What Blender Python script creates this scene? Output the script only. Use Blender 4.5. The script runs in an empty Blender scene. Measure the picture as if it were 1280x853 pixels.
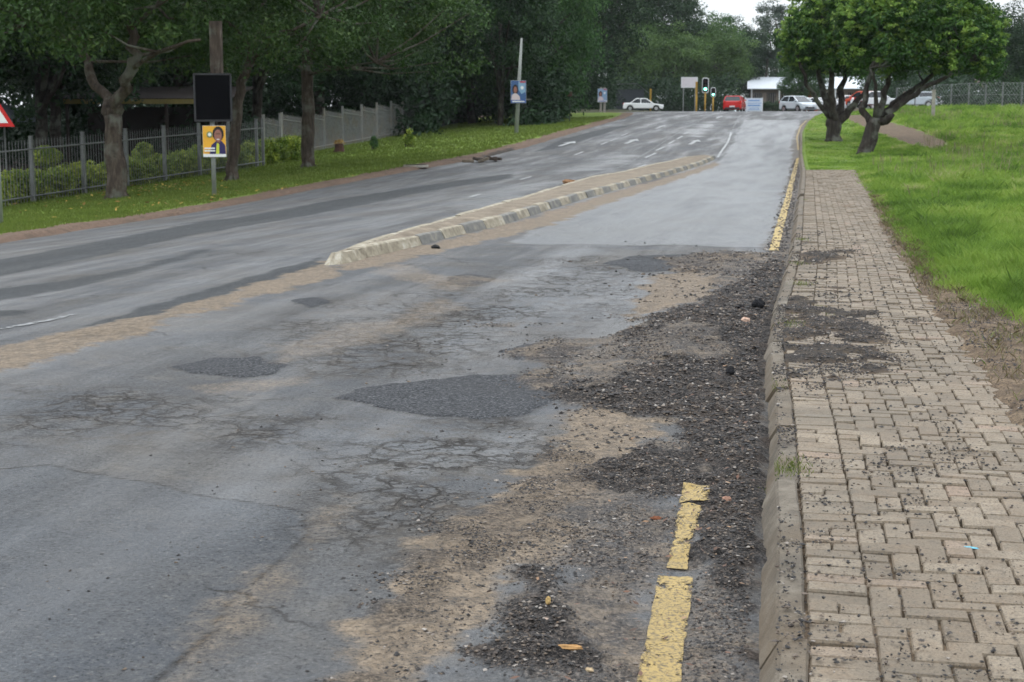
import bpy, math, random
import numpy as np
from mathutils import Vector, Matrix

# ------------------------------------------------------------------ camera, sky, sun, exposure
S = bpy.context.scene
COL = S.collection
R = math.radians
F = 1890.0                                   # focal length in photo pixels (1280 wide)
PITCH = math.atan(278.5 / F)
YAW = math.atan(410.0 / F * math.cos(PITCH))
EYE = 1.65
cam_d = bpy.data.cameras.new('camera')
cam = bpy.data.objects.new('camera', cam_d)
COL.objects.link(cam)
cam.location = (0, 0, EYE)
cam.rotation_euler = (R(90) - PITCH, 0, YAW)
cam_d.sensor_width = 36.0
cam_d.lens = F / 1280.0 * 36.0
cam_d.clip_start = 0.05
cam_d.clip_end = 6000
cam_d.dof.use_dof = True
cam_d.dof.focus_distance = 7.5
cam_d.dof.aperture_fstop = 8.0
S.camera = cam

SUN_EL, SUN_AZ = R(58), R(-60)               # azimuth clockwise from +Y
world = bpy.data.worlds.new('World')
S.world = world
world.use_nodes = True
wt = world.node_tree
wt.nodes.clear()
wo = wt.nodes.new('ShaderNodeOutputWorld')
bg_sky = wt.nodes.new('ShaderNodeBackground')
bg_cl = wt.nodes.new('ShaderNodeBackground')
mixw = wt.nodes.new('ShaderNodeMixShader')
sky = wt.nodes.new('ShaderNodeTexSky')
sky.sky_type = 'NISHITA'
sky.sun_disc = False
sky.sun_elevation = SUN_EL
sky.sun_rotation = SUN_AZ
bg_sky.inputs[1].default_value = 0.12
wt.links.new(sky.outputs[0], bg_sky.inputs[0])
# overcast layer: brighter overhead than at the horizon, faint cloud mottling
tc = wt.nodes.new('ShaderNodeTexCoord')
sep = wt.nodes.new('ShaderNodeSeparateXYZ')
wt.links.new(tc.outputs['Generated'], sep.inputs[0])
mr = wt.nodes.new('ShaderNodeMapRange')
mr.inputs[1].default_value = 0.0
mr.inputs[2].default_value = 1.0
mr.inputs[3].default_value = 0.86
mr.inputs[4].default_value = 2.1
wt.links.new(sep.outputs[2], mr.inputs[0])
nz = wt.nodes.new('ShaderNodeTexNoise')
nz.inputs['Scale'].default_value = 2.2
nz.inputs['Detail'].default_value = 5
wt.links.new(tc.outputs['Generated'], nz.inputs['Vector'])
mr2 = wt.nodes.new('ShaderNodeMapRange')
mr2.inputs[1].default_value = 0.3
mr2.inputs[2].default_value = 0.7
mr2.inputs[3].default_value = 0.92
mr2.inputs[4].default_value = 1.08
wt.links.new(nz.outputs[0], mr2.inputs[0])
mul = wt.nodes.new('ShaderNodeMath')
mul.operation = 'MULTIPLY'
wt.links.new(mr.outputs[0], mul.inputs[0])
wt.links.new(mr2.outputs[0], mul.inputs[1])
bg_cl.inputs[0].default_value = (0.90, 0.95, 1.0, 1)
wt.links.new(mul.outputs[0], bg_cl.inputs[1])
mixw.inputs[0].default_value = 0.9
wt.links.new(bg_sky.outputs[0], mixw.inputs[1])
wt.links.new(bg_cl.outputs[0], mixw.inputs[2])
wt.links.new(mixw.outputs[0], wo.inputs[0])

sd = bpy.data.lights.new('sun', 'SUN')
sun = bpy.data.objects.new('sun', sd)
COL.objects.link(sun)
sd.energy = 0.7
sd.angle = R(25)
sd.color = (1.0, 0.97, 0.92)
sdir = Vector((math.sin(SUN_AZ) * math.cos(SUN_EL), math.cos(SUN_AZ) * math.cos(SUN_EL), math.sin(SUN_EL)))
sun.rotation_euler = sdir.to_track_quat('Z', 'Y').to_euler()

S.view_settings.view_transform = 'Standard'
S.view_settings.look = 'None'
S.view_settings.exposure = 0.4
S.view_settings.gamma = 1.0
S.view_settings.use_curve_mapping = False
S.render.engine = 'CYCLES'
S.cycles.use_denoising = True
S.cycles.max_bounces = 4
S.cycles.adaptive_threshold = 0.03
S.cycles.transparent_max_bounces = 8
S.cycles.volume_bounces = 0

rng = np.random.default_rng(7)
random.seed(5)

# ------------------------------------------------------------------ noise, terrain, picking
def _hash(ix, iy, seed):
    h = (ix.astype(np.int64) * 374761393 + iy.astype(np.int64) * 668265263 + seed * 1442695041) & 0x7fffffff
    h = ((h ^ (h >> 13)) * 1274126177) & 0x7fffffff
    return ((h ^ (h >> 16)) & 0xffff) / 65535.0

def vnoise(x, y, seed=0):
    x = np.asarray(x, float); y = np.asarray(y, float)
    ix = np.floor(x); iy = np.floor(y)
    fx = x - ix; fy = y - iy
    fx = fx * fx * (3 - 2 * fx); fy = fy * fy * (3 - 2 * fy)
    a = _hash(ix, iy, seed); b = _hash(ix + 1, iy, seed)
    c = _hash(ix, iy + 1, seed); d = _hash(ix + 1, iy + 1, seed)
    return (a * (1 - fx) + b * fx) * (1 - fy) + (c * (1 - fx) + d * fx) * fy

def fbm(x, y, oct=4, seed=0):
    s = 0; a = 0.5; t = 0
    for k in range(oct):
        s = s + a * vnoise(x * 2 ** k + 17.3 * k, y * 2 ** k - 9.1 * k, seed + k)
        t += a; a *= 0.55
    return s / t

def sstep(a, b, x):
    t = np.clip((x - a) / (b - a), 0, 1)
    return t * t * (3 - 2 * t)

_ys = np.arange(-60, 700, 1.0)
def _prof(pts):
    v = np.interp(_ys, [p[0] for p in pts], [p[1] for p in pts])
    k = np.exp(-0.5 * (np.arange(-8, 9) / 3.0) ** 2); k /= k.sum()
    return np.convolve(np.pad(v, 8, mode='edge'), k, mode='valid')
_far = [(62, 0.17), (75, 0.66), (85, 1.12), (97, 1.64), (110, 2.07), (122, 2.2), (150, 2.22), (300, 2.6), (700, 3.0)]
_pL = _prof([(-60, -0.3), (0, -0.4), (22, -0.45), (31, -0.53), (38, -0.3), (47, -0.04), (61, 0.32), (79, 1.0)] + _far[3:])
_pM = _prof([(-60, 0.05), (12, 0.07), (30, 0.06), (46, 0.0), (56, 0.0)] + _far)
_pR = _prof([(-60, 0.0), (44, 0.0), (54, 0.02)] + _far)
def G(x, y):
    """height of the carriageway surface; the verge falls away to the left"""
    x = np.asarray(x, float); y = np.asarray(y, float)
    l = np.interp(y, _ys, _pL); m = np.interp(y, _ys, _pM); r = np.interp(y, _ys, _pR)
    t1 = np.clip((x + 13.7) / 8.5, 0, 1)
    t2 = np.clip((x + 5.2) / 5.2, 0, 1)
    z = np.where(x < -5.2, l * (1 - t1) + m * t1, m * (1 - t2) + r * t2)
    fall = np.clip(-13.7 - x, 0, 14) * 0.063 * sstep(150, 70, y)
    rise = np.clip(x - 3, 0, 30) * 0.006
    return z - fall + rise

_sa, _ca, _sp, _cp = math.sin(YAW), math.cos(YAW), math.sin(PITCH), math.cos(PITCH)
_Fw = np.array([-_sa * _cp, _ca * _cp, -_sp]); _Rt = np.array([_ca, _sa, 0.0]); _Up = np.array([-_sa * _sp, _ca * _sp, _cp])
def ray(px, py):
    return _Fw + _Rt * (px - 640) / F + _Up * (426.5 - py) / F
def on_ground(px, py, dz=0.0):
    """where the line of sight through a photo pixel meets the terrain (raised by dz)"""
    d = ray(px, py)
    t = np.linspace(2.0, 400, 16000)
    z = EYE + d[2] * t - G(d[0] * t, d[1] * t) - dz
    i = np.argmax(z < 0)
    if z[i] >= 0: i = len(t) - 1
    if i > 0:
        t0 = t[i - 1] + (t[i] - t[i - 1]) * z[i - 1] / (z[i - 1] - z[i])
    else: t0 = t[0]
    return np.array([d[0] * t0, d[1] * t0])
def at_depth(px, py, Z):
    d = ray(px, py)
    return np.array([0, 0, EYE]) + d * Z
def depth(x, y, z=0.0):
    return x * _Fw[0] + y * _Fw[1] + (z - EYE) * _Fw[2]
def poly_w(pts, dz=0.0):
    return np.array([on_ground(a, b, dz) for a, b in pts])

def sdist(P, X, Y):
    """signed distance (inside positive) from a world polygon"""
    X = np.asarray(X, float); Y = np.asarray(Y, float)
    d = np.full(X.shape, 1e9); ins = np.zeros(X.shape, bool)
    n = len(P)
    for i in range(n):
        ax, ay = P[i]; bx, by = P[(i + 1) % n]
        ex, ey = bx - ax, by - ay
        L = ex * ex + ey * ey + 1e-12
        t = np.clip(((X - ax) * ex + (Y - ay) * ey) / L, 0, 1)
        d = np.minimum(d, np.hypot(X - ax - t * ex, Y - ay - t * ey))
        c = ((ay > Y) != (by > Y)) & (X < (bx - ax) * (Y - ay) / (by - ay + 1e-12) + ax)
        ins ^= c
    return np.where(ins, d, -d)
def mask(P, X, Y, f=0.1, rough=0.15, scale=3.0, seed=0):
    box = (X > P[:, 0].min() - 1.5) & (X < P[:, 0].max() + 1.5) & (Y > P[:, 1].min() - 3) & (Y < P[:, 1].max() + 3)
    out = np.zeros(X.shape)
    if box.any():
        x, y = X[box], Y[box]
        s = sdist(P, x, y) + (fbm(x * scale, y * scale, 4, seed) - 0.5) * 2 * rough
        out[box] = sstep(-f, f, s)
    return out

# ------------------------------------------------------------------ object helpers
def tag(o, label=None, cat=None, group=None, kind=None):
    if label: o['label'] = label
    if cat: o['category'] = cat
    if group: o['group'] = group
    if kind: o['kind'] = kind
    return o
def link(o, parent=None):
    COL.objects.link(o)
    if parent is not None:
        o.parent = parent
    return o
def empty(name, loc=(0, 0, 0), rz=0, parent=None):
    o = bpy.data.objects.new(name, None)
    o.empty_display_size = 0.2
    link(o, parent)
    o.location = loc; o.rotation_euler = (0, 0, rz)
    return o
def np_mesh(name, V, Fc, mat, parent=None, smooth=False, fattr=None, vattr=None, uv=None):
    """mesh from numpy arrays; Fc (n,k) constant face size"""
    me = bpy.data.meshes.new(name)
    V = np.asarray(V, np.float32); Fc = np.asarray(Fc, np.int32)
    n, k = Fc.shape
    me.vertices.add(len(V)); me.vertices.foreach_set('co', V.ravel())
    me.loops.add(n * k); me.loops.foreach_set('vertex_index', Fc.ravel())
    me.polygons.add(n)
    me.polygons.foreach_set('loop_start', np.arange(0, n * k, k, dtype=np.int32))
    me.polygons.foreach_set('use_smooth', np.full(n, smooth))
    for d, dom in ((fattr, 'FACE'), (vattr, 'POINT')):
        if d:
            for kx, vals in d.items():
                a = me.attributes.new(kx, 'FLOAT', dom)
                a.data.foreach_set('value', np.asarray(vals, np.float32).ravel())
    me.update(); me.validate()
    me.materials.append(mat)
    o = bpy.data.objects.new(name, me)
    return link(o, parent)

class MB:
    def __init__(s): s.v = []; s.f = []
    def add(s, V, Fs):
        b = len(s.v); s.v += [tuple(map(float, p)) for p in V]
        s.f += [tuple(i + b for i in f) for f in Fs]; return s
    def box(s, c, d, rot=None, taper=(1, 1)):
        x, y, z = d[0] / 2, d[1] / 2, d[2] / 2
        P = []
        for k, sz in ((1, -1), (0, 1)):
            tx, ty = (1, 1) if sz < 0 else taper
            for sx, sy in ((-1, -1), (1, -1), (1, 1), (-1, 1)):
                P.append(Vector((sx * x * tx, sy * y * ty, sz * z)))
        if rot is not None: P = [rot @ p for p in P]
        P = [p + Vector(c) for p in P]
        return s.add(P, [(3, 2, 1, 0), (4, 5, 6, 7), (0, 1, 5, 4), (1, 2, 6, 5), (2, 3, 7, 6), (3, 0, 4, 7)])
    def tube(s, pts, rad, n=8, caps=True):
        pts = [Vector(p) for p in pts]
        if not hasattr(rad, '__len__'): rad = [rad] * len(pts)
        V = []; prev = None
        for i, p in enumerate(pts):
            t = (pts[min(i + 1, len(pts) - 1)] - pts[max(i - 1, 0)])
            if t.length < 1e-9: t = Vector((0, 0, 1))
            t.normalize()
            if prev is None:
                u = t.cross(Vector((0.3, 1, 0.1))); u.normalize()
            else:
                u = prev - t * prev.dot(t)
                if u.length < 1e-6: u = t.orthogonal()
                u.normalize()
            prev = u; w = t.cross(u)
            for k in range(n):
                a = 2 * math.pi * k / n
                V.append(p + (u * math.cos(a) + w * math.sin(a)) * rad[i])
        Fs = []
        for i in range(len(pts) - 1):
            for k in range(n):
                a = i * n + k; b = i * n + (k + 1) % n
                Fs.append((a, b, b + n, a + n))
        if caps:
            Fs.append(tuple(range(n - 1, -1, -1))); Fs.append(tuple(range((len(pts) - 1) * n, len(pts) * n)))
        return s.add(V, Fs)
    def prism(s, outline, y0, y1, axis='y'):
        """outline of (x,z) points extruded along y"""
        n = len(outline)
        V = [(x, y0, z) for x, z in outline] + [(x, y1, z) for x, z in outline]
        Fs = [tuple(range(n)), tuple(range(2 * n - 1, n - 1, -1))]
        for i in range(n):
            j = (i + 1) % n
            Fs.append((i, i + n, j + n, j))
        return s.add(V, Fs)
    def build(s, name, mat, parent=None, smooth=False, bevel=0, loc=None):
        me = bpy.data.meshes.new(name)
        me.from_pydata(s.v, [], s.f); me.update()
        me.materials.append(mat)
        if smooth:
            me.polygons.foreach_set('use_smooth', [True] * len(me.polygons))
        o = bpy.data.objects.new(name, me)
        link(o, parent)
        if loc is not None: o.location = loc
        if bevel:
            m = o.modifiers.new('bevel', 'BEVEL'); m.width = bevel; m.segments = 2; m.limit_method = 'ANGLE'; m.angle_limit = R(35)
        return o
def copy_tree(o, parent=None):
    c = o.copy(); COL.objects.link(c)
    if parent is not None: c.parent = parent
    for ch in [q for q in bpy.data.objects if q.parent == o]:
        copy_tree(ch, c)
    return c

# ------------------------------------------------------------------ materials
class NT:
    def __init__(s, name):
        s.m = bpy.data.materials.new(name); s.m.use_nodes = True
        s.t = s.m.node_tree; s.t.nodes.clear()
        s.out = s.n('ShaderNodeOutputMaterial')
    def n(s, kind, **kw):
        d = s.t.nodes.new(kind)
        for k, v in kw.items(): setattr(d, k, v)
        return d
    def l(s, a, b): s.t.links.new(a, b)
    def val(s, v, sock):
        if hasattr(v, 'is_output') or hasattr(v, 'links'): s.l(v, sock)
        else: sock.default_value = v
    def math(s, op, a, b=0.5, c=None, clamp=False):
        d = s.n('ShaderNodeMath', operation=op); d.use_clamp = clamp
        s.val(a, d.inputs[0]); s.val(b, d.inputs[1])
        if c is not None: s.val(c, d.inputs[2])
        return d.outputs[0]
    def noise(s, scale, detail=4, rough=0.55, vec=None, dist=0.0, out=0):
        d = s.n('ShaderNodeTexNoise'); d.inputs['Scale'].default_value = scale
        d.inputs['Detail'].default_value = detail; d.inputs['Roughness'].default_value = rough
        d.inputs['Distortion'].default_value = dist
        s.l(vec if vec is not None else s.pos(), d.inputs['Vector'])
        return d.outputs[out]
    def pos(s):
        if not hasattr(s, '_p'):
            s._p = s.n('ShaderNodeNewGeometry').outputs['Position']
        return s._p
    def obj(s):
        if not hasattr(s, '_o'): s._o = s.n('ShaderNodeTexCoord').outputs['Object']
        return s._o
    def attr(s, name):
        d = s.n('ShaderNodeAttribute'); d.attribute_name = name
        return d.outputs['Fac']
    def scaled(s, v, vec=None):
        d = s.n('ShaderNodeVectorMath', operation='MULTIPLY')
        s.l(vec if vec is not None else s.pos(), d.inputs[0]); d.inputs[1].default_value = v
        return d.outputs[0]
    def ramp(s, fac, stops):
        d = s.n('ShaderNodeValToRGB')
        cr = d.color_ramp
        while len(cr.elements) < len(stops): cr.elements.new(0.5)
        for e, (p, c) in zip(cr.elements, stops):
            e.position = p; e.color = (*c, 1) if len(c) == 3 else c
        s.l(fac, d.inputs[0])
        return d.outputs[0]
    def rng(s, v, a, b, c=0.0, d=1.0):
        q = s.n('ShaderNodeMapRange'); s.l(v, q.inputs[0])
        for i, k in enumerate((a, b, c, d)): q.inputs[i + 1].default_value = k
        return q.outputs[0]
    def mix(s, f, a, b, mode='MIX'):
        d = s.n('ShaderNodeMix', data_type='RGBA', blend_type=mode)
        s.val(f, d.inputs[0])
        for v, i in ((a, 6), (b, 7)):
            if isinstance(v, tuple): d.inputs[i].default_value = (*v, 1)
            else: s.l(v, d.inputs[i])
        return d.outputs[2]
    def bump(s, h, strength=0.3, dist=0.01, normal=None):
        d = s.n('ShaderNodeBump'); d.inputs['Strength'].default_value = strength
        d.inputs['Distance'].default_value = dist; s.l(h, d.inputs['Height'])
        if normal is not None: s.l(normal, d.inputs['Normal'])
        return d.outputs[0]
    def pbr(s, color, rough=0.8, normal=None, spec=0.3, metal=0.0, coat=0.0):
        d = s.n('ShaderNodeBsdfPrincipled')
        if isinstance(color, tuple): d.inputs['Base Color'].default_value = (*color, 1)
        else: s.l(color, d.inputs['Base Color'])
        s.val(rough, d.inputs['Roughness'])
        s.val(spec, d.inputs['Specular IOR Level'])
        d.inputs['Metallic'].default_value = metal
        d.inputs['Coat Weight'].default_value = coat
        if normal is not None: s.l(normal, d.inputs['Normal'])
        return d
    def done(s, shader):
        s.l(shader.outputs[0] if hasattr(shader, 'outputs') else shader, s.out.inputs[0]); return s.m

def simple(name, col, rough=0.7, var=0.15, scale=8.0, spec=0.3, metal=0, coat=0, bump=0.0, dirt=None):
    t = NT(name)
    n = t.noise(scale, 5, 0.6, vec=t.obj())
    k = 1 - var; h = 1 + var
    c = t.ramp(n, [(0.3, tuple(min(1, v * k) for v in col)), (0.7, tuple(min(1, v * h) for v in col))])
    if dirt:
        n2 = t.noise(scale * 0.4, 6, 0.7, vec=t.obj())
        c = t.mix(t.rng(n2, 0.45, 0.65), c, dirt)
    nm = t.bump(t.noise(scale * 6, 4, 0.6, vec=t.obj()), bump, 0.01) if bump else None
    return t.done(t.pbr(c, rough, nm, spec, metal, coat))

def leaf_mat(name, stops, trans=0.3, rough=0.5, spec=0.25):
    t = NT(name)
    c = t.ramp(t.attr('tint'), stops)
    n = t.noise(0.9, 3, 0.5)
    c = t.mix(t.rng(n, 0.35, 0.65, 0.0, 0.35), c, stops[0][1])
    d = t.pbr(c, rough, None, spec)
    tr = t.n('ShaderNodeBsdfTranslucent'); t.l(c, tr.inputs[0])
    mx = t.n('ShaderNodeMixShader'); mx.inputs[0].default_value = trans
    t.l(d.outputs[0], mx.inputs[1]); t.l(tr.outputs[0], mx.inputs[2])
    return t.done(mx)

M = {}
def bark(name, a, b, c):
    t = NT(name)
    v = t.scaled((1, 1, 0.22), t.obj())
    n = t.noise(9, 6, 0.65, vec=v); n2 = t.noise(1.6, 4, 0.6, vec=t.obj())
    col = t.ramp(n, [(0.3, a), (0.55, b), (0.75, c)])
    col = t.mix(t.rng(n2, 0.5, 0.62, 0, 0.6), col, (0.16, 0.17, 0.14))
    return t.done(t.pbr(col, 0.9, t.bump(n, 0.9, 0.04), 0.15))
M['bark'] = bark('bark_brown', (0.025, 0.02, 0.016), (0.075, 0.058, 0.046), (0.135, 0.115, 0.095))
M['bark_dark'] = bark('bark_dark', (0.016, 0.013, 0.011), (0.045, 0.038, 0.032), (0.085, 0.075, 0.065))
M['leaf_left'] = leaf_mat('leaf_street_tree', [(0.0, (0.018, 0.042, 0.011)), (0.6, (0.050, 0.105, 0.024)), (0.97, (0.115, 0.175, 0.045)), (1.0, (0.45, 0.28, 0.04))], 0.25)
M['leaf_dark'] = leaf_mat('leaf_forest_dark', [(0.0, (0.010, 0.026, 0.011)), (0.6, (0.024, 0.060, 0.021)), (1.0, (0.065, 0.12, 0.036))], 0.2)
M['leaf_mid'] = leaf_mat('leaf_forest_mid', [(0.0, (0.02, 0.055, 0.016)), (0.6, (0.055, 0.135, 0.036)), (1.0, (0.13, 0.24, 0.06))], 0.3)
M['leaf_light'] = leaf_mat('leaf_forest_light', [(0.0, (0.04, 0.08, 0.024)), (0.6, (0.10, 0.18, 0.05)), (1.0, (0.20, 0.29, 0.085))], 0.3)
M['leaf_right'] = leaf_mat('leaf_round_tree', [(0.0, (0.016, 0.045, 0.010)), (0.45, (0.05, 0.125, 0.024)), (0.75, (0.16, 0.29, 0.05)), (1.0, (0.36, 0.48, 0.10))], 0.3)
M['leaf_hedge'] = leaf_mat('leaf_hedge', [(0.0, (0.05, 0.09, 0.014)), (0.4, (0.15, 0.23, 0.03)), (1.0, (0.55, 0.60, 0.10))], 0.25)
M['leaf_gum'] = leaf_mat('leaf_gum', [(0.0, (0.025, 0.05, 0.03)), (1.0, (0.075, 0.115, 0.07))], 0.2)
M['galv'] = simple('galvanised_steel', (0.30, 0.31, 0.31), 0.5, 0.15, 5, 0.4, 0.3)
M['galv_dark'] = simple('weathered_fence_steel', (0.15, 0.155, 0.155), 0.6, 0.2, 5, 0.3, 0.1)
M['concrete'] = simple('concrete', (0.3, 0.28, 0.24), 0.9, 0.25, 5, 0.2, bump=0.4)
M['white'] = simple('white_paint', (0.75, 0.76, 0.76), 0.45, 0.04, 3)
M['black'] = simple('black_board', (0.004, 0.004, 0.005), 0.9, 0.2, 3, 0.03)
M['yellow_pole'] = simple('yellow_pole_paint', (0.55, 0.33, 0.05), 0.5, 0.1, 3)
M['rubber'] = simple('tyre_rubber', (0.02, 0.02, 0.02), 0.8, 0.1)
M['glass'] = simple('car_glass', (0.02, 0.025, 0.03), 0.08, 0.05, spec=0.6)
M['chrome'] = simple('wheel_alloy', (0.5, 0.5, 0.5), 0.3, 0.05, metal=0.8)
M['car_white'] = simple('car_paint_white', (0.78, 0.79, 0.79), 0.25, 0.02, coat=0.5)
M['car_red'] = simple('car_paint_red', (0.55, 0.02, 0.02), 0.25, 0.03, coat=0.5)
M['car_silver'] = simple('car_paint_silver', (0.52, 0.58, 0.62), 0.3, 0.03, coat=0.5)
M['car_blue'] = simple('car_paint_blue_grey', (0.12, 0.16, 0.22), 0.3, 0.03, coat=0.5)
M['lamp_red'] = simple('tail_lamp_red', (0.6, 0.03, 0.02), 0.2, 0.02)
M['lamp_clear'] = simple('head_lamp_clear', (0.7, 0.72, 0.74), 0.1, 0.02)
M['plastic_dark'] = simple('dark_plastic', (0.03, 0.03, 0.032), 0.6, 0.1)

# ------------------------------------------------------------------ plan lines read off the place
PL = 0.115                                   # pavement level above the carriageway
_k = np.array([on_ground(x, y, PL) for x, y in [(1018, 853), (1005, 700), (995, 560), (989, 480), (978, 440), (981, 400), (990, 360), (1000, 320), (1003, 290), (1004, 260), (1006, 235), (1007, 213), (1003, 190), (1003, 165), (1010, 152)]])
_kx = np.concatenate([[-0.02, -0.03], _k[:, 0], [-1.4, -0.1, 2.0, 6.0, 14.0, 40.0, 60.0]])
_ky = np.concatenate([[-10, 1.0], _k[:, 1], [101, 105, 109, 113, 118, 124, 160]])
KY = np.arange(-10, 160, 0.25)
_kk = np.exp(-0.5 * (np.arange(-12, 13) / 4.0) ** 2); _kk /= _kk.sum()
KX = np.convolve(np.pad(np.interp(KY, _ky, _kx), 12, mode='edge'), _kk, mode='valid')
def K(y): return np.interp(y, KY, KX)
_l = np.array([on_ground(x, y) for x, y in [(0, 305), (120, 285), (250, 265), (380, 240), (500, 217), (600, 199), (660, 184), (720, 166), (760, 154), (780, 148.5)]])
_lx = np.concatenate([[-13.7, -13.7], _l[:, 0], [-13.6, -14.2, -17, -26, -60]])
_ly = np.concatenate([[-10, 5], _l[:, 1], [100, 108, 113, 119, 126]])
def Lf(y): return np.interp(y, _ly, _lx)
print('kerb', np.round(_k, 2).tolist()); print('left', np.round(_l, 2).tolist())

RM = {}                                      # worn, covered and sheen-paled areas of the carriageway: world polygons
def reg(name, *polys): RM[name] = [poly_w(p) for p in polys]
reg('grav',
    [(780, 436), (830, 398), (900, 380), (975, 385), (972, 440), (955, 475), (905, 478), (915, 445), (870, 415), (810, 430)],
    [(690, 502), (760, 480), (840, 465), (920, 465), (958, 450), (968, 520), (946, 640), (940, 720), (905, 660), (870, 600), (860, 560), (880, 520), (830, 525), (750, 514)],
    [(740, 590), (800, 560), (890, 560), (880, 605), (820, 620), (760, 610)],
    [(880, 380), (978, 320), (984, 400), (965, 470), (930, 470), (940, 420)],
    [(880, 640), (946, 600), (941, 760), (905, 745), (868, 700)],
    [(600, 830), (640, 790), (630, 730), (660, 705), (705, 715), (725, 770), (700, 830)],
    [(905, 745), (942, 740), (938, 870), (925, 870)])
reg('grav2',
    [(690, 472), (760, 425), (830, 395), (900, 378), (975, 385), (972, 440), (950, 475), (880, 485), (800, 500), (740, 500)],
    [(700, 505), (800, 482), (955, 462), (968, 520), (946, 640), (940, 700), (900, 630), (850, 605), (770, 600), (830, 565), (860, 535), (770, 520)],
    [(820, 325), (900, 314), (988, 316), (990, 385), (965, 400), (900, 378), (880, 345), (840, 340)],
    [(560, 640), (700, 560), (870, 590), (855, 720), (780, 720), (740, 750), (700, 690), (560, 740), (470, 870), (430, 870)],
    [(680, 690), (840, 690), (815, 870), (660, 870)],
    [(640, 440), (700, 425), (760, 430), (700, 500), (660, 480)],
    [(600, 400), (650, 404), (640, 412), (596, 408)])
reg('fresh',
    [(420, 499), (470, 484), (560, 473), (640, 469), (700, 474), (745, 488), (712, 500), (655, 517), (600, 526), (540, 523), (470, 512)],
    [(216, 460), (260, 449), (320, 446), (366, 457), (345, 470), (300, 474), (240, 468)],
    [(622, 441), (680, 431), (742, 435), (705, 453), (650, 451)],
    [(560, 347), (590, 343), (615, 349), (590, 358), (565, 356)],
    [(360, 376), (395, 372), (420, 378), (390, 384)],
    [(750, 330), (800, 320), (880, 318), (935, 322), (880, 340), (800, 340)])
reg('sand',
    [(405, 870), (440, 790), (500, 720), (550, 680), (640, 590), (700, 562), (690, 525), (740, 505), (830, 530), (820, 560), (760, 600), (700, 680), (620, 720), (590, 790), (540, 870)],
    [(-80, 452), (0, 432), (100, 410), (200, 391), (330, 352), (405, 330), (432, 342), (330, 370), (200, 406), (90, 442), (0, 468), (-80, 492)],
    [(405, 327), (520, 309), (660, 272), (800, 231), (893, 202), (900, 206), (800, 241), (690, 281), (545, 318), (430, 338)],
    [(800, 350), (860, 335), (895, 350), (890, 375), (840, 388), (790, 405)],
    [(880, 322), (960, 316), (960, 328), (890, 330)],
    [(920, 400), (965, 395), (960, 430), (925, 430)])
reg('sand2',
    [(330, 432), (480, 395), (560, 372), (575, 388), (460, 432), (350, 455)],
    [(220, 482), (310, 474), (385, 470), (400, 480), (330, 492), (240, 498)],
    [(180, 870), (250, 790), (330, 710), (395, 650), (430, 620), (440, 640), (380, 700), (300, 790), (240, 870)],
    [(480, 320), (560, 345), (640, 350), (560, 365), (470, 340)],
    [(760, 870), (800, 760), (860, 700), (945, 740), (940, 870)])
reg('tar',
    [(-60, 337), (0, 325), (150, 297), (250, 277), (300, 272), (400, 253), (520, 234), (640, 217), (640, 223), (520, 242), (400, 267), (250, 292), (150, 315), (0, 346), (-60, 358)],
    [(-60, 370), (0, 361), (80, 351), (170, 334), (260, 311), (262, 315), (170, 342), (80, 362), (0, 375), (-60, 386)],
    [(-60, 390), (0, 387), (42, 388), (30, 394), (-60, 402)],
    [(90, 412), (200, 379), (300, 350), (400, 321), (412, 330), (310, 360), (200, 394)],
    [(668, 190), (705, 173), (760, 160), (790, 156), (760, 166), (700, 185)])
reg('slab', [(-200, 870), (-200, 600), (60, 583), (300, 626), (386, 640), (388, 662), (300, 742), (190, 870)],
    [(-60, 520), (200, 524), (190, 500), (-60, 500)])
reg('smooth', [(640, 305), (965, 309), (1000, 240), (1000, 180), (1000, 150), (930, 150), (900, 200), (780, 240), (690, 275)])
reg('crack', [(400, 530), (650, 520), (720, 555), (650, 610), (520, 700), (420, 680), (380, 600)],
    [(680, 320), (860, 320), (800, 400), (680, 420), (560, 440), (560, 380)],
    [(380, 380), (560, 350), (650, 400), (600, 470), (420, 470), (300, 440)],
    [(0, 480), (220, 500), (420, 520), (380, 560), (0, 560)])
reg('gloss', [(900, 284), (968, 288), (962, 307), (860, 304)], [(690, 300), (760, 283), (830, 287), (760, 307)], [(926, 172), (948, 165), (955, 188), (930, 200)], [(860, 243), (965, 236), (985, 252), (900, 258)], [(560, 250), (640, 232), (700, 226), (600, 262)], [(850, 166), (885, 152), (900, 152), (872, 172)], [(700, 215), (790, 190), (800, 194), (740, 214)])
reg('light', [(440, 560), (560, 540), (680, 535), (690, 555), (600, 580), (520, 610), (450, 600)],
    [(680, 322), (720, 312), (760, 312), (700, 335), (860, 345), (850, 362), (700, 395), (560, 440), (500, 440), (600, 390), (640, 350)],
    [(250, 640), (330, 580), (400, 530), (430, 545), (350, 600), (300, 635)])

def field(names, X, Y, f, rough, scale, seed=1):
    m = np.zeros(X.shape)
    for i, P in enumerate(RM[names]): m = np.maximum(m, mask(P, X, Y, f, rough, scale, seed + i))
    return m
_heaps = [(860, 432, 960, 380, 0.10), (905, 405, 960, 388, 0.07), (940, 560, 965, 500, 0.05), (800, 500, 860, 485, 0.05), (905, 690, 940, 640, 0.035), (680, 790, 740, 740, 0.02), (925, 335, 965, 322, 0.05)]
HP = []
for a, b, c, d, h in _heaps:
    p = on_ground(a, b); q = on_ground(c, b); r_ = on_ground(a, d)
    HP.append((p[0], p[1], abs(q[0] - p[0]) * 0.8 + 0.05, abs(r_[1] - p[1]) * 0.8 + 0.05, h))
def heap(X, Y):
    h = np.zeros(np.shape(X))
    for x, y, rx, ry, a in HP:
        h = np.maximum(h, a * np.exp(-((X - x) / rx) ** 2 - ((Y - y) / ry) ** 2))
    return h
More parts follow.
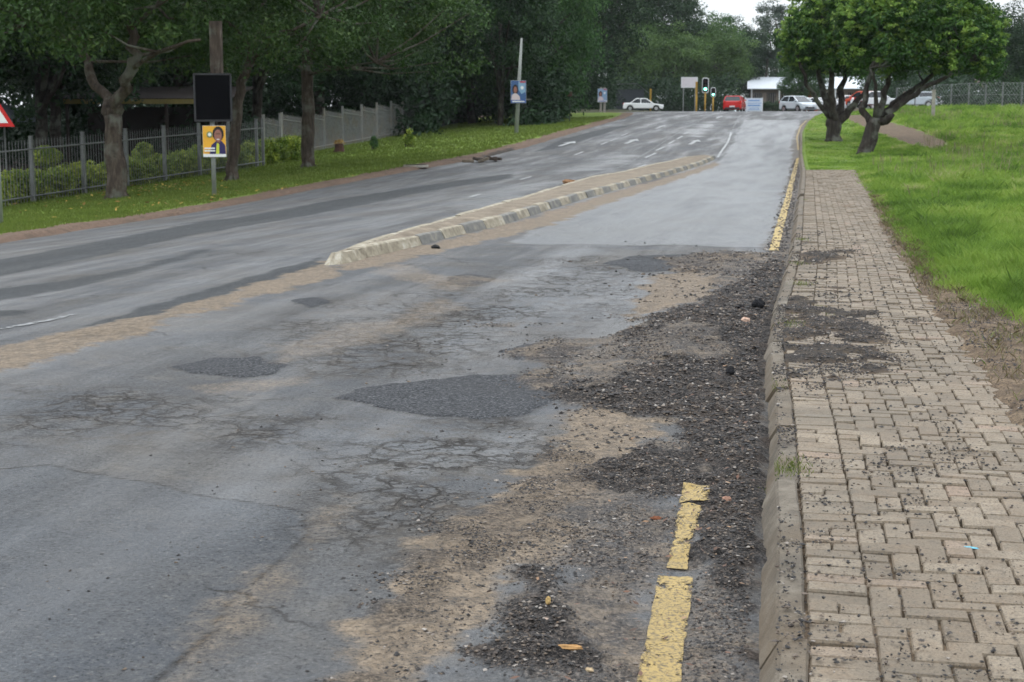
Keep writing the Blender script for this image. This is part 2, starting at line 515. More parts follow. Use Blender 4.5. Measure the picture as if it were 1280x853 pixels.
def road_z(X, Y, grav, fresh):
    z = G(X, Y)
    near = sstep(60, 20, Y)
    z = z + near * (fbm(X * 0.9, Y * 0.6, 3, 40) - 0.5) * 0.014
    z = z + heap(X, Y) * (0.6 + 0.8 * fbm(X * 5, Y * 5, 3, 41)) + grav * (0.008 + 0.075 * (fbm(X * 8, Y * 8, 4, 42) - 0.38)) + grav * 0.016 * (vnoise(X * 26, Y * 26, 43) - 0.5)
    z = z + fresh * (0.008 + 0.004 * vnoise(X * 20, Y * 20, 44))
    return z

# ------------------------------------------------------------------ carriageway
yr = np.concatenate([np.arange(-10, 2, 0.5), np.arange(2, 13, 0.018), np.arange(13, 20, 0.035), np.arange(20, 36, 0.08), np.arange(36, 70, 0.25), np.arange(70, 161, 0.7)])
u0 = np.concatenate([np.linspace(0, 0.55, 60, endpoint=False), np.linspace(0.55, 1.0, 235)])
YY, UU = np.meshgrid(yr, u0, indexing='ij')
XX = Lf(YY) - 0.15 + (K(YY) - 0.10 - Lf(YY) + 0.15) * UU
near = YY < 40
a_gr = field('grav', XX, YY, 0.10, 0.22, 3.0, 1)
a_g2 = field('grav2', XX, YY, 0.12, 0.25, 3.5, 11)
a_fr = field('fresh', XX, YY, 0.02, 0.10, 3.0, 21)
a_sa = field('sand', XX, YY, 0.12, 0.22, 4.0, 31)
a_s2 = field('sand2', XX, YY, 0.25, 0.25, 2.5, 41)
a_ta = field('tar', XX, YY, 0.05, 0.12, 2.0, 51)
a_sl = field('slab', XX, YY, 0.015, 0.05, 3.0, 61)
a_sm = field('smooth', XX, YY, 0.10, 0.25, 1.5, 71)
a_cr = field('crack', XX, YY, 0.3, 0.3, 2.0, 81)
a_li = field('light', XX, YY, 0.25, 0.3, 2.0, 91)
a_gl = field('gloss', XX, YY, 0.6, 0.7, 0.8, 97)
# grit washed into the gutter all along the kerb
gut = sstep(0.48, 0.12, K(YY) - 0.17 - XX + (fbm(XX * 2, YY * 0.8, 4, 95) - 0.5) * 0.5) * (YY < 98)
a_g2n = a_g2
a_g2 = np.maximum(a_g2, gut * np.where(YY > 17, 0.95, 0.6))
ZZ = road_z(XX, YY, np.clip(a_gr + 0.5 * a_g2n, 0, 1), a_fr)
nr, nc = XX.shape
idx = np.arange(nr * nc).reshape(nr, nc)
FQ = np.stack([idx[:-1, :-1], idx[:-1, 1:], idx[1:, 1:], idx[1:, :-1]], -1).reshape(-1, 4)
edge = 4 * a_sl * (1 - a_sl)
edge = np.maximum(edge, 0.8 * 4 * a_fr * (1 - a_fr))

t = NT('road_asphalt')
P = t.pos()
fine = t.noise(150, 3, 0.75); mid = t.noise(28, 5, 0.7); big = t.noise(1.3, 6, 0.65, dist=0.4)
g3 = t.noise(62, 4, 0.8); g4 = t.noise(10, 6, 0.75); g5 = t.noise(24, 5, 0.8)
streak = t.noise(1.0, 5, 0.6, vec=t.scaled((2.4, 0.14, 1)))
base = t.ramp(big, [(0.28, (0.068, 0.072, 0.080)), (0.5, (0.102, 0.107, 0.115)), (0.72, (0.142, 0.147, 0.152))])
base = t.mix(t.rng(t.noise(0.55, 5, 0.65, dist=0.6), 0.42, 0.62, 0.0, 0.6), base, (0.105, 0.094, 0.080))
base = t.mix(t.rng(t.noise(2.6, 6, 0.75), 0.50, 0.68, 0.0, 0.5), base, (0.165, 0.145, 0.12))
base = t.mix(t.rng(g4, 0.44, 0.60, 0.0, 0.38), base, (0.065, 0.064, 0.064))
base = t.mix(t.rng(streak, 0.42, 0.68, 0, 0.5), base, (0.07, 0.072, 0.076))
base = t.mix(t.math('MULTIPLY', t.attr('light'), 0.5), base, (0.21, 0.22, 0.23))  # wet sheen painted in as paler, bluish patches
base = t.mix(t.math('MULTIPLY', t.attr('smooth'), 0.35), base, (0.14, 0.145, 0.15))
base = t.mix(t.math('MULTIPLY', t.attr('slab'), 0.48), base, (0.070, 0.080, 0.094))
# stone texture: dark binder pits and pale chippings
base = t.mix(t.rng(g3, 0.46, 0.38, 0.0, 0.75), base, (0.02, 0.02, 0.021))
base = t.mix(t.rng(g3, 0.56, 0.68, 0.0, 0.45), base, (0.27, 0.26, 0.245))
base = t.mix(t.rng(g5, 0.44, 0.36, 0.0, 0.6), base, (0.03, 0.029, 0.029))
base = t.mix(t.rng(g5, 0.58, 0.68, 0.0, 0.35), base, (0.26, 0.245, 0.22))
# cracks
wv = t.n('ShaderNodeVectorMath', operation='ADD')
nv = t.noise(3.0, 5, 0.65, out=1)
sc = t.n('ShaderNodeVectorMath', operation='SCALE'); t.l(nv, sc.inputs[0]); sc.inputs[3].default_value = 0.40
t.l(P, wv.inputs[0]); t.l(sc.outputs[0], wv.inputs[1])
def vor(scale, w, vec=None):
    d = t.n('ShaderNodeTexVoronoi', feature='DISTANCE_TO_EDGE'); d.inputs['Scale'].default_value = scale
    t.l(wv.outputs[0], d.inputs['Vector'])
    return t.rng(t.math('ADD', d.outputs['Distance'], t.rng(g4, 0.35, 0.65, -0.4 * w, 0.6 * w)), w, w * 0.25)
ck = t.math('MAXIMUM', vor(3.6, 0.06), t.math('MULTIPLY', vor(7.5, 0.08), 0.7))
ck = t.math('MULTIPLY', ck, t.math('MULTIPLY', t.attr('crack'), t.rng(t.noise(1.1, 3), 0.38, 0.50, 0, 1.0)))
ck2 = t.math('MULTIPLY', vor(1.0, 0.02), t.math('MULTIPLY', t.rng(t.noise(0.8, 3), 0.54, 0.60), 0.7))
ck = t.math('MAXIMUM', ck, ck2)
ck = t.math('MAXIMUM', ck, t.math('MULTIPLY', t.attr('edge'), t.rng(mid, 0.35, 0.55)))
ckh = t.n('ShaderNodeTexVoronoi', feature='DISTANCE_TO_EDGE'); ckh.inputs['Scale'].default_value = 3.6; t.l(wv.outputs[0], ckh.inputs['Vector'])
halo = t.math('MULTIPLY', t.math('MULTIPLY', t.rng(ckh.outputs['Distance'], 0.22, 0.05), t.attr('crack')), 0.45)
base = t.mix(t.math('MULTIPLY', halo, t.rng(g4, 0.42, 0.58)), base, (0.10, 0.082, 0.063))
base = t.mix(t.math('MULTIPLY', ck, 0.9), base, (0.022, 0.018, 0.015))
tar = t.math('MULTIPLY', t.attr('tar'), t.rng(g4, 0.30, 0.50, 0.5, 0.85))
base = t.mix(tar, base, t.mix(t.rng(g3, 0.4, 0.6), (0.018, 0.02, 0.022), (0.055, 0.06, 0.064)))
frc = t.ramp(g3, [(0.36, (0.008, 0.009, 0.011)), (0.48, (0.036, 0.038, 0.043)), (0.58, (0.085, 0.088, 0.094)), (0.68, (0.24, 0.245, 0.25))])
frc = t.mix(t.rng(big, 0.4, 0.7, 0, 0.5), frc, (0.05, 0.05, 0.052))
sb = t.noise(7, 6, 0.75)
def blend(att, lo, hi):
    # breaks a soft cover mask into a ragged one
    s_ = t.math('ADD', att, t.math('MULTIPLY_ADD', sb, 1.3, -0.65))
    return t.rng(s_, lo, hi)
frm = blend(t.attr('fresh'), 0.35, 0.6)
base = t.mix(frm, base, frc)
sandc = t.ramp(mid, [(0.3, (0.13, 0.10, 0.07)), (0.5, (0.24, 0.185, 0.13)), (0.7, (0.34, 0.27, 0.195))])
sandc = t.mix(t.rng(g3, 0.46, 0.38, 0, 0.7), sandc, (0.05, 0.038, 0.03))
sandc = t.mix(t.rng(g4, 0.46, 0.62, 0, 0.6), sandc, (0.09, 0.078, 0.066))
s2 = blend(t.attr('sand2'), 0.45, 1.1)
base = t.mix(t.math('MULTIPLY', s2, t.rng(g3, 0.38, 0.56, 0.15, 0.7)), base, sandc)
s1 = blend(t.attr('sand'), 0.32, 0.85)
base = t.mix(t.math('MULTIPLY', s1, t.rng(g3, 0.38, 0.5, 0.35, 0.95)), base, sandc)
gc = t.ramp(g3, [(0.36, (0.012, 0.010, 0.009)), (0.48, (0.045, 0.037, 0.031)), (0.56, (0.105, 0.082, 0.064)), (0.66, (0.25, 0.205, 0.165))])
gc = t.mix(t.rng(t.noise(3.5, 6, 0.75), 0.46, 0.60, 0, 0.7), gc, sandc)
g2 = blend(t.attr('grav2'), 0.4, 1.0)
base = t.mix(t.math('MULTIPLY', g2, 0.75), base, gc)
g1 = blend(t.attr('grav'), 0.25, 0.65)
bc = t.ramp(g3, [(0.38, (0.006, 0.006, 0.006)), (0.50, (0.026, 0.023, 0.022)), (0.64, (0.12, 0.10, 0.085))])
bc = t.mix(t.rng(t.noise(3.0, 6, 0.75), 0.50, 0.66, 0, 0.55), bc, (0.075, 0.055, 0.042))
base = t.mix(g1, base, bc)
cover = t.math('MAXIMUM', t.math('MAXIMUM', g1, s1), t.math('MAXIMUM', t.math('MULTIPLY', g2, 0.8), t.math('MAXIMUM', frm, tar)))
wet = t.noise(0.9, 5, 0.62, vec=t.scaled((1.5, 0.16, 1)))
dry = t.math('SUBTRACT', 1.0, cover)
wetm = t.math('MULTIPLY', t.math('MAXIMUM', t.math('MAXIMUM', t.attr('gloss'), t.rng(wet, 0.42, 0.68, 0.0, 0.85)), t.math('MULTIPLY', t.attr('smooth'), t.rng(wet, 0.30, 0.62, 0.55, 1.0))), dry)
rg = t.math('ADD', t.math('SUBTRACT', 0.72, t.math('MULTIPLY', wetm, 0.42)), t.rng(g5, 0.35, 0.65, -0.08, 0.10))
bh = t.math('ADD', t.math('MULTIPLY', fine, 0.6), t.math('ADD', t.math('MULTIPLY', mid, 0.8), t.math('MULTIPLY', g3, 1.2)))
bh = t.math('SUBTRACT', bh, t.math('MULTIPLY', ck, 1.5))
M['road'] = t.done(t.pbr(base, rg, t.bump(bh, 0.9, 0.010), t.math('ADD', t.math('MULTIPLY', wetm, 0.40), 0.14)))
road = np_mesh('road', np.stack([XX, YY, ZZ], -1).reshape(-1, 3), FQ, M['road'], smooth=True,
               vattr={'grav': a_gr, 'grav2': a_g2, 'fresh': a_fr, 'sand': a_sa, 'sand2': a_s2, 'tar': a_ta, 'slab': a_sl, 'smooth': a_sm, 'crack': a_cr, 'light': a_li, 'gloss': a_gl, 'edge': edge})
tag(road, 'cracked wet grey asphalt road with patches and a broken, gravel-strewn edge', kind='structure')
def road_surface(x, y):
    x = np.atleast_1d(np.asarray(x, float)); y = np.atleast_1d(np.asarray(y, float))
    gr = np.clip(field('grav', x, y, 0.10, 0.22, 3.0, 1) + 0.5 * field('grav2', x, y, 0.12, 0.25, 3.5, 11), 0, 1)
    return road_z(x, y, gr, field('fresh', x, y, 0.02, 0.10, 3.0, 21))

# ------------------------------------------------------------------ painted lines (sheets 5 mm proud)
def paint(name, col, worn, label, bits):
    t = NT(name)
    n = t.noise(22, 6, 0.7); n2 = t.noise(2.5, 4, 0.6)
    s_ = t.math('ADD', n, t.math('MULTIPLY_ADD', n2, 0.7, -0.35))
    c = t.mix(t.rng(n2, 0.35, 0.7, 0, 0.45), col, tuple(v * 0.55 for v in col))
    c = t.mix(t.rng(t.noise(70, 4, 0.75), 0.46, 0.62, 0, 0.8), c, (0.05, 0.045, 0.04))
    n3 = t.noise(95, 5, 0.75)
    keep = t.math('SUBTRACT', t.math('ADD', t.math('MULTIPLY', s_, 0.6), t.math('MULTIPLY', n3, 0.4)), t.math('MULTIPLY', t.attr('rim'), 0.085))
    f = t.rng(keep, worn, worn + 0.035)
    tr = t.n('ShaderNodeBsdfTransparent'); mx = t.n('ShaderNodeMixShader')
    t.l(f, mx.inputs[0]); t.l(tr.outputs[0], mx.inputs[1]); t.l(t.pbr(c, 0.6, t.bump(n, 0.3, 0.004), 0.3).outputs[0], mx.inputs[2])
    return t.done(mx)
M['paint_y'] = paint('yellow_line_paint', (0.38, 0.27, 0.095), 0.395, '', None)
M['paint_y2'] = paint('yellow_line_paint_fresh', (0.50, 0.36, 0.12), 0.12, '', None)
M['paint_w'] = paint('white_line_paint', (0.46, 0.47, 0.47), 0.40, '', None)
M['paint_w2'] = paint('white_line_paint_faded', (0.30, 0.31, 0.315), 0.47, '', None)
def strip(pts, width, name, mat, step=0.15, ragged=0.0, lift=0.006, parent=road):
    """painted strip following world points on the carriageway"""
    pts = np.array(pts); seg = np.hypot(*np.diff(pts, axis=0).T); s = np.concatenate([[0], np.cumsum(seg)])
    n = max(2, int(s[-1] / step) + 1); q = np.linspace(0, s[-1], n)
    x = np.interp(q, s, pts[:, 0]); y = np.interp(q, s, pts[:, 1])
    tx = np.gradient(x, q); ty = np.gradient(y, q); L = np.hypot(tx, ty)
    w = np.interp(q, s, width) if hasattr(width, '__len__') else np.full(n, width)
    m = 5
    V = []
    for k in range(m):
        o = (k / (m - 1) - 0.5) * w
        if ragged: o = o + ragged * (vnoise(q * 9, np.full(n, k * 1.7 if k in (0, m - 1) else 3), 5 + k) - 0.5)
        X = x + ty / L * o; Y = y - tx / L * o
        V.append(np.stack([X, Y, road_surface(X, Y) + lift], -1))
    V = np.stack(V, 1).reshape(-1, 3)
    ii = np.arange(n * m).reshape(n, m)
    Q = np.stack([ii[:-1, :-1], ii[:-1, 1:], ii[1:, 1:], ii[1:, :-1]], -1).reshape(-1, 4)
    rim = np.tile(np.array([1, .15, 0, .15, 1]), n); return np_mesh(name, V, Q, mat, parent, smooth=True, vattr={'rim': rim})
gp = lambda L: [on_ground(a, b) for a, b in L]
strip(gp([(822, 870), (832, 800), (846, 725)]), 0.125, 'edge_line', M['paint_y'], 0.03, 0.012)
strip(gp([(846, 716), (852, 690), (860, 650), (866, 634)]), [0.06, 0.08, 0.10, 0.09], 'edge_line', M['paint_y'], 0.03, 0.02)
strip(gp([(868, 632), (871, 612)]), 0.12, 'edge_line', M['paint_y'], 0.03, 0.02)
strip(gp([(967, 314), (976, 280), (985, 248), (993, 215), (997, 198)]), [0.11, 0.12, 0.12, 0.12, 0.10], 'edge_line', M['paint_y2'], 0.2, 0.02)
strip(gp([(998, 188), (996, 172), (1001, 158), (1008, 151)]), 0.09, 'edge_line', M['paint_y'], 0.5, 0.02)
for a, b, c, d in [(786, 220, 806, 213), (798, 209, 808, 206), (806, 197.5, 820, 191.5), (820, 188.5, 831, 183.5), (836, 180, 843, 176), (846, 174, 853, 170.5), (855, 168, 861, 165)]:
    strip(gp([(a, b), (c, d)]), 0.13, 'lane_line', M['paint_w'], 0.4)
strip(gp([(690, 233), (720, 224), (770, 211), (800, 196), (840, 171), (862, 158), (880, 148)]), 0.08, 'lane_line', M['paint_w2'], 0.4)
for a, b, c, d in [(718, 194, 729, 190), (751, 181, 759, 178), (763, 176.5, 772, 173), (777, 170, 784, 167), (650, 225, 664, 221), (586, 247, 600, 243)]:
    strip(gp([(a, b), (c, d)]), 0.11, 'lane_line', M['paint_w'], 0.4)
strip(gp([(897, 197), (902, 189), (910, 178), (914, 166)]), 0.11, 'centre_line', M['paint_w'], 0.4)
strip(gp([(915, 163), (921, 152), (926, 144)]), 0.10, 'centre_line', M['paint_w2'], 0.4)
strip(gp([(-40, 418), (0, 413), (30, 407), (62, 401), (92, 394)]), 0.13, 'centre_line', M['paint_w2'], 0.1, 0.03)
# turn arrows: shaft and head flat on the lanes
def arrow(px, py, rz):
    c = on_ground(px, py)
    o = [(-0.09, -2.2), (0.09, -2.2), (0.09, 0.3), (0.3, 0.3), (0.0, 1.9), (-0.3, 0.3), (-0.09, 0.3)]
    V = []
    for x, y in o:
        X = c[0] + x * math.cos(rz) - y * math.sin(rz); Y = c[1] + x * math.sin(rz) + y * math.cos(rz)
        V.append((X, Y, float(G(X, Y)) + 0.02))
    MB().add(V, [tuple(range(7))]).build('turn_arrow', M['paint_w'], road)
for q in [(710, 180), (790, 177), (868, 178), (826, 159), (886, 158), (899, 147)]: arrow(*q, 0.0)

# ------------------------------------------------------------------ pavement bank, grass field
pe = np.array([on_ground(x, y, PL) for x, y in [(1420, 690), (1300, 560), (1262, 520), (1222, 470), (1190, 420), (1150, 372), (1122, 325), (1100, 285), (1086, 250), (1077, 230), (1070, 214)]])
ge = np.array([on_ground(x, y, PL) for x, y in [(1420, 520), (1290, 425), (1240, 398), (1185, 370), (1155, 345), (1136, 305), (1108, 272), (1090, 246), (1078, 230), (1071, 214)]])
def PE(y): return np.interp(y, pe[:, 1], pe[:, 0])
def GE(y): return np.interp(y, ge[:, 1], ge[:, 0])
PEND = on_ground(1030, 213, PL)[1]
foot = poly_w([(1044, 145.5), (1062, 151), (1080, 160), (1105, 171), (1138, 185), (1165, 194), (1192, 192), (1182, 180), (1150, 167), (1118, 157), (1095, 150), (1075, 144.5)], PL)
onpath = [poly_w(p, PL) for p in ([(985, 372), (1040, 362), (1085, 385), (1108, 430), (1112, 470), (1060, 484), (990, 486), (972, 452), (978, 400)], [(1000, 318), (1062, 312), (1060, 322), (1010, 330)])]
print('path', np.round(pe, 2).tolist(), 'end', PEND)
def bank_z(X, Y):
    k = K(Y)
    base = G(np.minimum(X, k), Y) + (G(X, Y) - G(k, Y)) + PL
    cov = np.zeros(X.shape)
    for i, P_ in enumerate(onpath): cov = np.maximum(cov, mask(P_, X, Y, 0.16, 0.28, 4, 5 + i))
    cov = cov * sstep(0.30, 0.52, fbm(X * 2.6, Y * 2.2, 4, 32))
    onp = sstep(0.10, -0.04, X - PE(Y) + (fbm(X * 3, Y * 3, 4, 8) - 0.5) * 0.3) * sstep(0.25, -0.25, Y - PEND + (fbm(X * 3, Y * 2, 3, 9) - 0.5))
    z = base + 0.025 + 0.03 * (fbm(X * 2, Y * 2, 4, 4) - 0.4) + 0.10 * sstep(0.0, 3.0, X - GE(Y)) * (0.4 + fbm(X * 0.5, Y * 0.3, 3, 6))
    z = z - onp * (1 - cov) * (0.050 - 0.02 * (fbm(X * 3, Y * 3, 3, 12) - 0.5)) + onp * cov * (0.012 * fbm(X * 12, Y * 12, 3, 3) - 0.006 + 0.02 * (fbm(X * 2, Y * 2, 3, 31) - 0.5))
    z = z - 0.05 * sstep(0.05, 0.0, X - k) * (1 - onp)
    return z, onp, cov
yb = np.concatenate([np.arange(-10, 3, 0.5), np.arange(3, 14, 0.04), np.arange(14, 45, 0.12), np.arange(45, 100, 0.4), np.arange(100, 161, 2)])
xb = np.concatenate([np.arange(0, 2.2, 0.04), np.arange(2.2, 8, 0.2), np.array([8.5, 9, 10, 11, 13, 16, 20, 26, 34, 45, 60, 80])])
YB, UB = np.meshgrid(yb, xb, indexing='ij')
XB = K(YB) - 0.01 + UB
ZB, ONP, COV = bank_z(XB, YB)
a_gs = sstep(0.0, 0.35, XB - GE(YB) + (fbm(XB * 2.5, YB * 1.5, 4, 14) - 0.5) * 0.35)
a_gs = np.maximum(a_gs, sstep(PEND - 0.2, PEND + 0.4, YB))
a_gs = a_gs * (1 - mask(foot, XB, YB, 0.3, 0.4, 0.8, 15))
nr, nc = XB.shape; idx = np.arange(nr * nc).reshape(nr, nc)
FB = np.stack([idx[:-1, :-1], idx[:-1, 1:], idx[1:, 1:], idx[1:, :-1]], -1).reshape(-1, 4)
def soil_mat(name, grass_stops, dirt_stops):
    t = NT(name)
    n1 = t.noise(0.5, 5, 0.6); n2 = t.noise(9, 5, 0.7); n3 = t.noise(70, 3, 0.7)
    gcol = t.ramp(t.math('ADD', t.math('MULTIPLY', n1, 0.5), t.math('MULTIPLY', n2, 0.5)), grass_stops)
    gcol = t.mix(t.rng(n3, 0.5, 0.7, 0, 0.5), gcol, grass_stops[0][1])
    dcol = t.ramp(n2, dirt_stops)
    dcol = t.mix(t.rng(n3, 0.48, 0.62, 0, 0.85), dcol, (0.05, 0.038, 0.03))
    dcol = t.mix(t.rng(t.noise(2.2, 6, 0.75), 0.48, 0.64, 0, 0.6), dcol, (0.065, 0.05, 0.038))
    f = t.rng(t.math('ADD', t.attr('grass'), t.math('MULTIPLY_ADD', n2, 0.9, -0.45)), 0.35, 0.65)
    c = t.mix(f, dcol, gcol)
    rub = t.ramp(n3, [(0.35, (0.012, 0.011, 0.011)), (0.55, (0.04, 0.036, 0.033)), (0.75, (0.16, 0.125, 0.1))])
    rub = t.mix(t.rng(t.noise(6, 6, 0.75), 0.46, 0.6, 0, 0.7), rub, t.mix(t.rng(n3, 0.42, 0.58), (0.10, 0.078, 0.055), (0.035, 0.03, 0.026)))
    c = t.mix(t.rng(t.math('ADD', t.attr('rubble'), t.math('MULTIPLY_ADD', n2, 1.0, -0.5)), 0.3, 0.8), c, rub)
    return t.done(t.pbr(c, 0.92, t.bump(t.math('ADD', n3, n2), 0.7, 0.015), 0.15))
M['bank'] = soil_mat('bank_soil_and_grass', [(0.3, (0.07, 0.11, 0.02)), (0.55, (0.12, 0.18, 0.03)), (0.75, (0.17, 0.22, 0.05))],
                     [(0.3, (0.07, 0.05, 0.035)), (0.5, (0.145, 0.105, 0.07)), (0.72, (0.26, 0.195, 0.13))])
bank = np_mesh('grass_field', np.stack([XB, YB, ZB], -1).reshape(-1, 3), FB, M['bank'], smooth=True,
               vattr={'grass': a_gs, 'rubble': COV})
tag(bank, 'bright green rough grass field with a worn dirt edge beside the paved path', kind='structure')
def bank_surface(x, y): return bank_z(np.asarray(x, float), np.asarray(y, float))[0]

# ------------------------------------------------------------------ paved footpath: herringbone brick pavers, each laid a little out of true
V, Q, A = [], [], []
B = 0.1
prof = [(0.0, -0.05), (0.0, -0.008), (0.005, 0.0)]
def brick(x0, y0, w, l, dz, tilt, hue):
    g = 0.0022 + 0.0010 * r.random()
    x0 += g; y0 += g; w -= 2 * g; l -= 2 * g
    b = len(V); kx = float(K(y0 + l / 2))
    cj = r.normal(0, 0.0012, (4, 2)); rot_ = 0.006 * r.standard_normal()
    for ins, z in prof:
        for ci, (sx, sy) in enumerate( ((0, 0), (1, 0), (1, 1), (0, 1))):
            X = x0 + ins + sx * (w - 2 * ins) + cj[ci][0] - rot_ * (sy - .5) * l; Y = y0 + ins + sy * (l - 2 * ins) + cj[ci][1] + rot_ * (sx - .5) * w
            V.append((kx + 0.004 + X, Y, 0, z + dz + tilt[0] * (sx - .5) + tilt[1] * (sy - .5)))
    for k in range(2):
        for j in range(4):
            a = b + k * 4 + j; c = b + k * 4 + (j + 1) % 4
            Q.append((a, c, c + 4, a + 4)); A.append(hue)
    Q.append((b + 8, b + 9, b + 10, b + 11)); A.append(hue)
r = np.random.default_rng(3)
def J(): return 0.0035 * r.standard_normal(), (0.003 * r.standard_normal(), 0.003 * r.standard_normal()), r.random()
y = 2.4
while y < PEND + 0.2:                        # soldier course along the kerb
    if r.random() < 0.12 and y < 12:
        brick(0, y, 0.1, B, *J()); brick(0.1, y, 0.1, B, *J())
    else: brick(0, y, 0.2, B, *J())
    y += B
for i in range(2, 24):
    for j in range(24, int((PEND + 0.3) / B)):
        x0, y0 = i * B, j * B
        if x0 + float(K(y0)) > float(PE(y0)) + 0.30: continue
        d = (i - j) % 4
        if d == 0: brick(x0, y0, 0.2, 0.1, *J())
        elif d == 3: brick(x0, y0, 0.1, 0.2, *J())
        elif d == 1 and i == 2: brick(x0, y0, 0.1, 0.1, *J())
V = np.array(V)
sag = 0.03 * (fbm(V[:, 0] * 1.1, V[:, 1] * 0.8, 3, 77) - 0.5)
V3 = np.stack([V[:, 0], V[:, 1], G(np.minimum(V[:, 0], K(V[:, 1])), V[:, 1]) + PL + V[:, 3] + sag], -1)
t = NT('paver_brick')
n = t.noise(2.0, 5, 0.65); nf = t.noise(120, 3, 0.7); nm_ = t.noise(14, 5, 0.7)
c = t.ramp(t.attr('hue'), [(0.0, (0.165, 0.130, 0.092)), (0.5, (0.232, 0.185, 0.132)), (0.93, (0.275, 0.225, 0.165)), (1.0, (0.28, 0.20, 0.145))])
c = t.mix(t.rng(n, 0.40, 0.68, 0, 0.6), c, (0.115, 0.10, 0.078))
c = t.mix(t.rng(nm_, 0.48, 0.68, 0, 0.7), c, (0.20, 0.145, 0.095))
c = t.mix(t.rng(nf, 0.48, 0.66, 0, 0.8), c, (0.07, 0.058, 0.045))
c = t.mix(t.rng(t.noise(45, 4, 0.75), 0.54, 0.66, 0, 0.6), c, (0.06, 0.05, 0.04))
c = t.mix(t.rng(t.noise(5, 5, 0.75), 0.5, 0.7, 0, 0.55), c, (0.13, 0.10, 0.07))
c = t.mix(t.rng(t.noise(0.8, 4, 0.7), 0.5, 0.7, 0, 0.4), c, (0.11, 0.095, 0.072))
M['paver'] = t.done(t.pbr(c, 0.72, t.bump(t.math('ADD', nf, nm_), 0.5, 0.004), 0.3))
path = np_mesh('pavement', V3, Q, M['paver'], fattr={'hue': A})
tag(path, 'tan brick paved footpath running beside the kerb', kind='structure')

# ------------------------------------------------------------------ kerbs
def kerb_stone(y0, y1, line, prof, zf, name, mat, parent, jit=1.0, chips=1.0, seg=7, seed=0, side=1):
    rr = np.random.default_rng(seed)
    gap = 0.003 + 0.004 * rr.random()
    ys = np.linspace(y0 + gap, y1 - gap, seg)
    dz0, dz1 = rr.normal(0, 0.006 * jit, 2); dx0, dx1 = rr.normal(0, 0.006 * jit, 2)
    V = []; n = len(prof)
    for k, yy in enumerate(ys):
        f = k / (seg - 1); kx = float(line(yy)); z = float(zf(yy)); e = (k in (0, seg - 1))
        for (dx, dz) in prof:
            q = 0.008 * chips * (np.array([vnoise(yy * 5.0 + dx * 30, dz * 25 + seed, 7), vnoise(yy * 6.0 + dx * 30, dz * 25 + seed, 9)]) - 0.5) * np.array([1, 0.6])
            sh = 0.0
            if e and dz > 0.05: sh = -0.006 * chips * (1 + rr.random())
            V.append((kx + side * dx + dx0 * (1 - f) + dx1 * f + q[0], yy, z + dz + dz0 * (1 - f) + dz1 * f + q[1] + sh))
    Fs = []
    for k in range(seg - 1):
        for j in range(n):
            a = k * n + j; b = k * n + (j + 1) % n
            Fs.append((a, a + n, b + n, b) if side > 0 else (a, b, b + n, a + n))
    Fs.append(tuple(range(n)) if side > 0 else tuple(range(n))[::-1])
    Fs.append(tuple(range((seg - 1) * n, seg * n))[::-1] if side > 0 else tuple(range((seg - 1) * n, seg * n)))
    me = bpy.data.meshes.new(name); me.from_pydata(V, [], Fs); me.materials.append(mat)
    me.update()
    o = bpy.data.objects.new(name, me)
    return link(o, parent)
t = NT('kerb_concrete')
n = t.noise(5, 6, 0.7); nf = t.noise(110, 3, 0.7); n0 = t.noise(1.4, 4, 0.6)
c = t.ramp(n, [(0.3, (0.065, 0.054, 0.042)), (0.5, (0.125, 0.105, 0.08)), (0.72, (0.22, 0.19, 0.15))])
c = t.mix(t.rng(n0, 0.45, 0.62, 0, 0.6), c, (0.13, 0.095, 0.06))
c = t.mix(t.rng(nf, 0.52, 0.7, 0, 0.6), c, (0.06, 0.052, 0.042))
M['kerb'] = t.done(t.pbr(c, 0.8, t.bump(t.math('ADD', nf, n), 0.6, 0.006), 0.3))
kerb = empty('kerb'); tag(kerb, 'worn concrete kerb between the road and the paved footpath', kind='structure')
KP = [(0.0, -0.12), (0.0, PL - 0.004), (-0.008, PL + 0.008), (-0.078, PL + 0.006), (-0.09, PL - 0.008), (-0.158, -0.02), (-0.162, -0.12)]
joints = [1.5, 2.5, 3.5, 4.42, 5.45, 6.4, 7.55, 8.7, 9.55] + list(np.arange(10.55, 108, 1.0))
for i, (a, b) in enumerate(zip(joints[:-1], joints[1:])):
    if a > 30:
        if (i % 2): continue
        b = joints[min(i + 2, len(joints) - 1)]
    kerb_stone(a, b, K, KP, lambda yy: G(K(yy) - 0.1, yy), 'kerb_stone', M['kerb'], kerb, jit=0.9 if a < 12 else 0.6, chips=0.8 if a < 14 else 0.6, seg=12 if a < 14 else 4, seed=i)

# ------------------------------------------------------------------ median island with painted kerb stones
mf = np.array([on_ground(x, y, 0.14) for x, y in [(440, 310), (512, 295), (562, 283), (630, 268), (684, 252), (727, 240), (771, 229), (815, 218), (859, 206.5), (893, 194)]])
mb = np.array([on_ground(x, y, 0.12) for x, y in [(440, 309), (480, 298), (545, 279), (600, 262), (660, 246), (700, 233), (743, 221), (783, 214), (820, 205), (860, 196), (892, 192)]])
print('median', np.round(mf, 2).tolist(), np.round(mb, 2).tolist())
MY0, MY1 = mf[0, 1], mf[-1, 1]
def MF(y): return np.interp(y, mf[:, 1], mf[:, 0])
def MBk(y): return np.minimum(np.interp(y, mb[:, 1], mb[:, 0]), MF(y) - 0.16)
island = empty('median_island'); tag(island, 'raised sandy median island edged with black and white kerb stones', kind='structure')
ym = np.arange(MY0, MY1, 0.3); um = np.linspace(0, 1, 14)
YM, UM = np.meshgrid(ym, um, indexing='ij')
XM = MBk(YM) + (MF(YM) - MBk(YM) - 0.04) * UM
